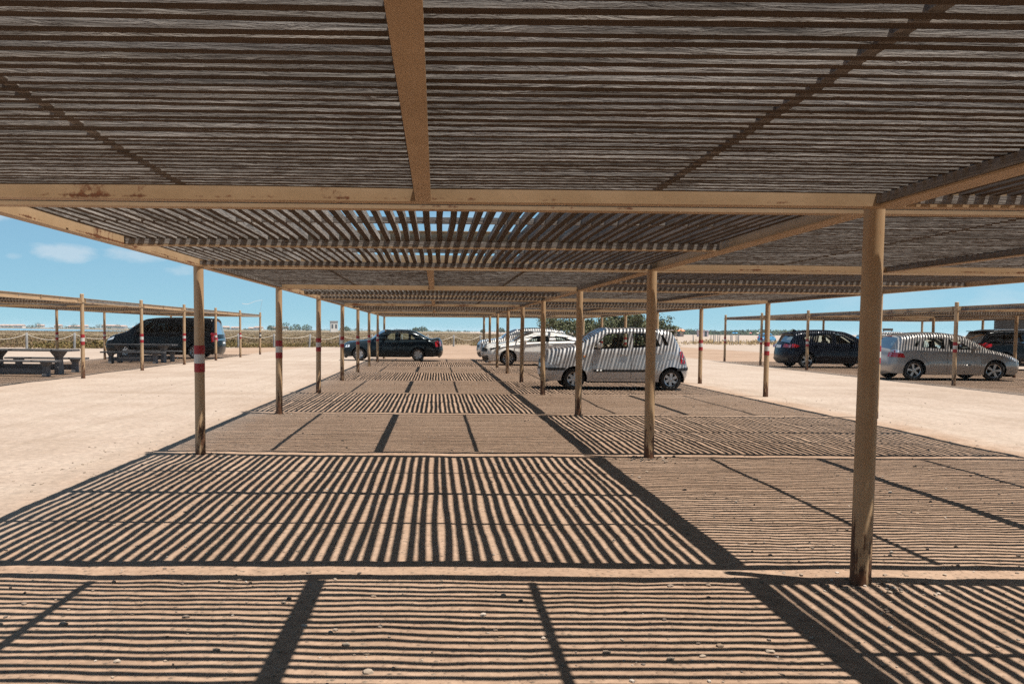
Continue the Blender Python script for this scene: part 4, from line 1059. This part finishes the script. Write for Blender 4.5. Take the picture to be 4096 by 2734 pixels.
SCRUB = leafmat('salt_scrub', [(.075, .058, .022), (.125, .088, .036), (.145, .086, .048), (.17, .118, .070), (.095, .082, .028)])
GREENS = leafmat('green_scrub', [(.075, .062, .018), (.115, .090, .026), (.145, .092, .036), (.15, .11, .036)])
DRY = leafmat('dry_grass', [(.26, .18, .09), (.36, .26, .13), (.30, .2, .10)])
def scatter(name, mat, spots, seed, up=.6):
    rnd = random.Random(seed); mb = MB()
    for (x, y, r, h, n) in spots:
        for i in range(n):
            a = rnd.uniform(0, 6.28); q = sqrt(rnd.random())*r
            z = h*(1-(q/r)**2*.6)*rnd.uniform(.05, 1); leaf(mb, (x+cos(a)*q, y+sin(a)*q, z), rnd.uniform(.5, 1.2)*max(.055, h*.20)*(1+y/400), rnd, up)
    return tag(mb.build(name, mat), None, None, None, 'stuff')
rnd = random.Random(5); spots = []; sg = []
for i in range(7500):
    y = 62 + 420*rnd.random()**1.6; x = rnd.uniform(-.62, .13)*y + rnd.uniform(-3, 3)
    if y < fy(x)+2+6*noise.noise((x*.1, 0, 0)): continue
    if noise.noise((x*.035, y*.02, 4)) < -.3 and y < 200: continue
    if x < -.36*y and 335 < y < 900: continue
    spots.append((x, y, rnd.uniform(.5, 1.6)*(1+y/300), rnd.uniform(.16, .42), int(44 if y < 140 else 18)))
scatter('scrub', SCRUB, spots, 1)
for i in range(420):      # greener saltwort along the fence
    x = rnd.uniform(-30, 7); y = fy(x) + rnd.choice((rnd.uniform(.5, 4), rnd.uniform(.5, 9)))
    if noise.noise((x*.16, y*.06, 8)) < (-.2 if x < -14 else .0): continue
    sg.append((x, y, rnd.uniform(.5, 1.3), rnd.uniform(.25, .6) if x < -13 else rnd.uniform(.15, .35), 130))
scatter('saltwort', GREENS, sg, 2, .9)
dg = []
for i in range(230):
    x = rnd.uniform(24, 60); y = rnd.uniform(108, 150)
    if abs(y-(118+.5*(x-36))) < 14: dg.append((x, y, rnd.uniform(.5, 1.2), rnd.uniform(.25, .65), 40))
scatter('dry_grass', DRY, dg, 3, 1.5)

# ------------------------------------------------------------------ water, far shore, far town
m, nt, b = new_mat('lagoon_water'); b.inputs['Base Color'].default_value = (.10, .20, .27, 1); b.inputs['Roughness'].default_value = .22; b.inputs['IOR'].default_value = 1.33
oc = objcoord(nt, False); L(nt, ramp(nt, noise_(nt, oc, .02, 4), [(.3, (.09, .18, .24)), (.7, (.14, .25, .32))]), b.inputs['Base Color']); bump(nt, b, noise_(nt, mapping(nt, oc, (.2, 1.2, 1)), 1, 4), .4, .1)
wv = [(-122, 355), (-140, 430), (-200, 520), (-215, 640), (-330, 760), (-420, 900), (-1100, 940), (-1100, 420), (-420, 380)]
water = obj('lagoon_water', [(x, y, .03) for x, y in wv], [tuple(range(len(wv)))], m); water['kind'] = 'structure'
FAR = leafmat('far_foliage', [(.025, .045, .018), (.05, .075, .03), (.07, .09, .04)])
def wood(name, pts, seed, h):
    rnd = random.Random(seed); mb = MB()
    for (x0, y0, x1, y1, n) in pts:
        for i in range(n):
            t = rnd.random(); x, y = x0+(x1-x0)*t+rnd.gauss(0, 6), y0+(y1-y0)*t+rnd.gauss(0, 10)
            hh = h*(.45+.55*abs(noise.noise((t*9+seed, seed, 0)))*2)*rnd.uniform(.6, 1)
            for k in range(16): leaf(mb, (x+rnd.gauss(0, 2.2), y+rnd.gauss(0, 2), hh*rnd.random()), rnd.uniform(.7, 1.7), rnd, .2)
    return tag(mb.build(name, FAR), None, None, None, 'stuff')
wood('far_wood', [(215, 800, 350, 830, 420), (150, 900, 260, 850, 160)], 21, 6.5)
wood('far_shrubs', [(-900, 1500, -300, 1450, 150), (-300, 1450, 150, 1350, 110)], 22, 5)
HW = m_plain('far_house_plaster', (.62, .56, .50), .8, var=.2, nscale=.05); HR = m_plain('terracotta_roof', (.30, .19, .14), .85, var=.25, nscale=.3); HG = m_plain('dark_window', (.05, .06, .07), .3)
def house(x, y, w, d, h, rz, lab, group, tower=False):
    r = thing('far_house' if not tower else 'far_tower_house', lab, 'house', (x, y, 0), rz, group)
    mb = MB(); mb.box(-w/2, w/2, -d/2, d/2, -.5, h); mb.build('wall', HW, r)
    mb = MB(); e = .4
    if tower: mb.box(-w/2-.2, w/2+.2, -d/2-.2, d/2+.2, h+.004, h+.5)
    else: mb.add([(-w/2-e, -d/2-e, h+.004), (w/2+e, -d/2-e, h+.004), (w/2+e, d/2+e, h+.004), (-w/2-e, d/2+e, h+.004), (-w/2+.6, 0, h+1.7), (w/2-.6, 0, h+1.7)], [(0, 1, 5, 4), (1, 2, 5), (2, 3, 4, 5), (3, 0, 4), (3, 2, 1, 0)])
    mb.build('roof', HR, r)
    for k in range(2):
        mb = MB(); xx = -w/4+k*w/2; mb.box(xx-.6, xx+.6, -d/2-.04, -d/2-.002, h*.35, h*.75); mb.build('window', HG, r)
rnd = random.Random(3)
for i in range(26):
    t = (i+rnd.uniform(-.3, .3))/26; x = -760+t*540; house(x, 1500-40*t+rnd.uniform(-30, 30), rnd.uniform(8, 16), 9, rnd.uniform(3, 5.2), rnd.uniform(-.4, .4), 'low pale house of the far town on the left skyline', 'houses of the far town')
house(-70.3, 640, 5.2, 5, 7.2, .2, 'white tower like house alone on the skyline left of the dark saloon', None, True)
def far_tree(x, y, h, w, lab, seed, group=None):
    rnd = random.Random(seed); r = thing('far_tree', lab, 'tree', (x, y, 0), 0, group)
    mb = MB(); mb.tube([(0, 0, -.2), (0, 0, h*.6)], [.25, .12], 6); mb.build('trunk', BARK, r)
    mb = MB()
    for k in range(220):
        a = rnd.uniform(0, 6.28); q = sqrt(rnd.random())*w/2; leaf(mb, (cos(a)*q, sin(a)*q, h*rnd.uniform(.25, 1)*(1-.35*(q/w*2)**2)), rnd.uniform(.35, .9), rnd, .2)
    mb.build('crown', FAR, r)
for i, px in enumerate((-.505, -.44, -.40, -.372, -.352, -.33, -.31)):
    far_tree(px*1380, 1380, rnd.uniform(6, 11), rnd.uniform(8, 15), 'dark tree standing among the houses of the far town', 40+i, 'trees of the far town')
for i, (px, h) in enumerate(((-.205, 8), (-.19, 11), (-.178, 9.5), (-.166, 9), (-.122, 7), (-.045, 6.5), (-.037, 8), (.05, 7), (.03, 4.5))):
    far_tree(px*700+18, 700, h*.62, h*.9, 'bluish tree on the skyline behind the saloon and the rope fence', 60+i, 'skyline trees behind the fence')

# ------------------------------------------------------------------ far beach, right
CL = [m_plain('parasol_blue', (.04, .30, .62), .8), m_plain('parasol_red', (.55, .09, .10), .8), m_plain('parasol_cream', (.6, .5, .42), .8)]
def parasol(x, y, k, lab):
    r = thing('parasol', lab, 'parasol', (x, y, 0))
    mb = MB(); mb.tube([(0, 0, -.2), (0, 0, 2.15)], .03, 6); mb.build('pole', BLK, r)
    mb = MB(); mb.lathe([(1.25, 1.75), (1.2, 1.82), (.7, 2.05), (.02, 2.25), (.02, 2.2), (.7, 2.0), (1.22, 1.74)], 12, 'z'); mb.build('canopy', CL[k], r, 40)
for a in ((238, 700, 0, 'blue parasol on the far sand, left of the post tops of the right canopy'), (229, 680, 0, 'second blue parasol on the far sand, left of the other'), (249, 700, 1, 'red parasol on the far sand to the right of the blue ones'), (262, 720, 2, 'cream parasol on the far sand before the distant trees')): parasol(*a)
VANW = m_plain('motorhome_white', (.75, .75, .74), .4, coat=.5)
r = thing('motorhome', 'white motorhome parked on the far sand beyond the stakes', 'motorhome', (128, 415, 0), pi+.9)
mb = MB(); mb.add([(0, y, z) if 0 else (x, y, z) for y in (-1.1, 1.1) for (x, z) in ((0, .4), (0, 1.1), (.5, 1.35), (1.0, 2.1), (1.2, 2.75), (6.2, 2.75), (6.3, .4))], [tuple(range(7))[::-1], tuple(range(7, 14))] + [(i, (i+1) % 7, 7+(i+1) % 7, 7+i) for i in range(7)]); mb.build('body', VANW, r)
for sd in (-1, 1):
    mb = MB(); mb.box(2.2, 3.4, sd*1.105-.01, sd*1.105+.01, 1.5, 2.1); mb.build('window', HG, r)
    for xx in (1.2, 4.9): mb = MB(); mb.lathe([(.001, sd*1.12), (.34, sd*1.12), (.34, sd*.9), (.001, sd*.9)], 16, 'y', (xx, 0, .34)); mb.build('wheel', TYRE, r, 40)
mb = MB(); mb.add([(.52, -1, 1.37), (.52, 1, 1.37), (.97, 1, 2.06), (.97, -1, 2.06)], [(0, 1, 2, 3)]); w_ = mb.build('windscreen', HG, r); w_.location.x = -.03
r = thing('beach_hut', 'small hut with an orange roof on the far sand right of the silver hatchback', 'hut', (97, 350, 0), .1)
mb = MB(); mb.box(-2.1, 2.1, -1.5, 1.5, 0, 2.2); mb.build('wall', m_plain('hut_planks', (.34, .25, .2), .8), r)
mb = MB(); mb.add([(-2.5, -1.9, 2.204), (2.5, -1.9, 2.204), (2.5, 1.9, 2.204), (-2.5, 1.9, 2.204), (-2.3, 0, 2.9), (2.3, 0, 2.9)], [(0, 1, 5, 4), (1, 2, 5), (2, 3, 4, 5), (3, 0, 4), (3, 2, 1, 0)]); mb.build('roof', m_plain('orange_roof', (.60, .19, .08), .7), r)
mb = MB(); mb.box(-.5, .5, -1.53, -1.503, 0, 1.9); mb.build('door', HG, r)
r = thing('beach_cabin', 'pale pink cabin on the far sand between the hut and the motorhome', 'cabin', (105.5, 345, 0))
mb = MB(); mb.box(-1.9, 1.9, -1.2, 1.2, .1, 2.5); mb.build('wall', m_plain('cabin_paint', (.55, .42, .42), .7), r)
mb = MB(); mb.box(-2.0, 2.0, -1.3, 1.3, 2.504, 2.6); mb.build('roof', VANW, r); mb = MB(); mb.box(.4, 1.3, -1.23, -1.203, .1, 2.1); mb.build('door', HG, r)

# shed at the right edge, little board on posts, tape on the last left post
SH = m_wood('dark_shed_boards', (.035, .030, .026), (.11, .095, .082), 0)
r = thing('timber_shed', 'dark board clad shed at the right edge, rising behind the black off-roader', 'shed', (36.5, 48.5, 0), .0)
mb = MB()
for k in range(17): mb.box(-2.0, 5.0, -.02+.012*(k % 2), 2.5, k*.15+.002*0, k*.15+.146)
mb.build('wall', SH, r)
mb = MB(); mb.box(-2.2, 5.2, -.3, 2.7, 2.56, 2.68); mb.build('roof', SH, r)
mb = MB()
for (a_, b_, c_, d_) in ((-1.25, -1.12, .02, 2.1), (.05, .18, .02, 2.1), (-1.12, .05, 1.97, 2.1)): mb.box(a_, b_, -.06, -.022, c_, d_)
f_ = mb.build('door', m_plain('shed_door_frame', (.16, .145, .13), .8), r); mb = MB(); mb.box(-1.118, .048, -.045, -.023, .02, 1.968); mb.build('door_panel', m_plain('shed_door', (.06, .052, .046), .8), f_)
r = thing('sign_board', 'small dark board on two posts seen just above the pale car roof on the right', 'sign', (35.0, 64, 0))
mb = MB(); mb.bbox((0, 0, 1.78), (.36, .025, .085), .008); mb.build('board', SH, r, 30)
for sd in (-.28, .28): mb = MB(); mb.tube([(sd, .05, -.1), (sd, .05, 1.8)], .035, 8); mb.build('post', GP, r, 40)
TAPE = m_plain('plastic_tape', (.45, .45, .45), .4)
r = thing('tape_streamer', 'thin pale tape streaming from a wire above the last post of the left canopy', 'tape', (-7.18, 50.0, 2.33))
mb = MB(); mb.tube([(0, 0, -.05), (.05, 0, .3), (.13, 0, .68)], .007, 5); mb.build('wire', TAPE, r)
mb = MB(); P_ = []
for k in range(15):
    t = k/14; c = (.13-1.12*t, .03*sin(5*t), .68-.24*t+.05*sin(7*t)*(.3+t)); w = .009+.007*t; P_ += [(c[0], c[1]-.004, c[2]-w), (c[0], c[1]+.004, c[2]+w), (c[0], c[1]+.007, c[2]+w), (c[0], c[1]-.001, c[2]-w)]
for k in range(14):
    for q in range(4): mb.f.append((k*4+q, k*4+(q+1) % 4, k*4+4+(q+1) % 4, k*4+4+q))
mb.v = P_; mb.build('tape', TAPE, r)

# ------------------------------------------------------------------ air
m = bpy.data.materials.new('haze'); m.use_nodes = True; nt = m.node_tree; nt.nodes.remove(nt.nodes['Principled BSDF'])
pv = N(nt, 'ShaderNodeVolumePrincipled'); pv.inputs['Color'].default_value = (.80, .90, 1.0, 1); pv.inputs['Density'].default_value = .00012
L(nt, pv.outputs[0], [n for n in nt.nodes if n.type == 'OUTPUT_MATERIAL'][0].inputs['Volume'])
mb = MB(); mb.box(-2700, 2700, -80, 3500, -2, 8.4); tag(mb.build('haze', m), None, None, None, 'stuff')

# ------------------------------------------------------------------ light, sky, camera
SUN = Vector((.275, -.11, 1)).normalized()
el = math.asin(SUN.z); az = atan2(SUN.x, SUN.y)
ld = bpy.data.lights.new('sun', 'SUN'); ld.energy = 5.0; ld.angle = radians(.53); ld.color = (1, .93, .83)
lo = bpy.data.objects.new('sun', ld); COL.objects.link(lo); lo.location = (20, -8, 60); lo.rotation_euler = (-SUN).to_track_quat('-Z', 'Y').to_euler()
w = bpy.data.worlds.new('World'); scene.world = w; w.use_nodes = True; nt = w.node_tree
bg = nt.nodes['Background']; sky = N(nt, 'ShaderNodeTexSky', sky_type='NISHITA'); sky.sun_disc = False; sky.sun_elevation = el; sky.sun_rotation = az
sky.air_density = 1.0; sky.dust_density = 1.2; sky.ozone_density = 2.0; sky.altitude = 0
sv = N(nt, 'ShaderNodeTexCoord').outputs['Generated']; sq = N(nt, 'ShaderNodeSeparateXYZ'); L(nt, sv, sq.inputs[0])
cq = N(nt, 'ShaderNodeCombineXYZ'); L(nt, sq.outputs[0], cq.inputs[0]); L(nt, sq.outputs[1], cq.inputs[1]); L(nt, math_(nt, 'ADD', math_(nt, 'MULTIPLY', sq.outputs[2], .88), .12), cq.inputs[2]); L(nt, cq.outputs[0], sky.inputs[0])
bg.inputs['Strength'].default_value = .05
tc = N(nt, 'ShaderNodeTexCoord'); gen = tc.outputs['Generated']
sx = N(nt, 'ShaderNodeSeparateXYZ'); L(nt, gen, sx.inputs[0])
AZ = math_(nt, 'ARCTAN2', sx.outputs[0], sx.outputs[1]); EL = math_(nt, 'ARCSINE', sx.outputs[2])
n1 = noise_(nt, mapping(nt, gen, (26, 26, 60)), 1, 6, .62); 
acc = None
def rad(px, py): return ((px-1784)/3579.6+.0115, -(py-1324)/3579.6-.009*((px-1784)/3579.6))
for (px, py, wx, wy, k) in ((262, 1064, 125, 40, .9), (300, 1050, 60, 22, .35), (560, 1058, 130, 34, .75), (10, 945, 60, 36, .9), (745, 1112, 80, 22, .55), (70, 1085, 34, 14, .4), (3560, 1180, 240, 60, .25), (4000, 1190, 160, 60, .4), (3700, 1235, 200, 40, .3), (1900, 900, 260, 60, .35), (640, 930, 80, 30, .12)):
    a0, e0 = rad(px, py)
    u = math_(nt, 'DIVIDE', math_(nt, 'SUBTRACT', AZ, math.atan(a0)), wx/3579.6); v = math_(nt, 'DIVIDE', math_(nt, 'SUBTRACT', EL, e0), wy/3579.6)
    d2 = math_(nt, 'ADD', math_(nt, 'MULTIPLY', u, u), math_(nt, 'MULTIPLY', v, v))
    q = math_(nt, 'ADD', math_(nt, 'SUBTRACT', 1, d2), math_(nt, 'MULTIPLY', math_(nt, 'SUBTRACT', n1, .5), 3.4))
    q = math_(nt, 'MULTIPLY', math_(nt, 'MULTIPLY', q, 1.0, True), k)
    acc = q if acc is None else math_(nt, 'MAXIMUM', acc, q)
tint = mixc(nt, 1.0, sky.outputs[0], (1.16, 1.48, 1.38), 'MULTIPLY')
TINT = tint
cl = mixc(nt, math_(nt, 'MULTIPLY', acc, .42), tint, (8.2, 8.3, 8.5))
L(nt, cl, bg.inputs['Color'])

cam = bpy.data.cameras.new('camera'); co = bpy.data.objects.new('camera', cam); COL.objects.link(co)
f, px, py, pit, yaw, rol = 3579.6294, 1784.20535, 1524.8218, .05633, .01153, .00902
cam.sensor_fit = 'HORIZONTAL'; cam.sensor_width = 36; cam.lens = f/4096*36
cam.shift_x = (2048-px)/4096; cam.shift_y = (py-1367)/4096
r0, f0, u0 = Vector((cos(yaw), -sin(yaw), 0)), Vector((sin(yaw), cos(yaw), 0)), Vector((0, 0, 1))
fw = f0*cos(pit)-u0*sin(pit); u1 = f0*sin(pit)+u0*cos(pit); rt = r0*cos(rol)+u1*sin(rol); up = -r0*sin(rol)+u1*cos(rol)
co.matrix_world = Matrix(((rt.x, up.x, -fw.x, .52188*D), (rt.y, up.y, -fw.y, .01517*D), (rt.z, up.z, -fw.z, .27941*D), (0, 0, 0, 1)))
cam.clip_end = 8000; cam.clip_start = .05
scene.camera = co
vs = scene.view_settings; vs.view_transform = 'Standard'; vs.look = 'None'; vs.exposure = 1.05; vs.gamma = 1; vs.use_curve_mapping = False
scene.cycles.max_bounces = 8; scene.cycles.diffuse_bounces = 4; scene.cycles.transparent_max_bounces = 16
scene.cycles.caustics_reflective = False; scene.cycles.caustics_refractive = False
scene.cycles.use_denoising = False
scene.cycles.use_adaptive_sampling = False
scene.cycles.use_guiding = False
scene.cycles.sample_clamp_indirect = 4
scene.cycles.blur_glossy = .6
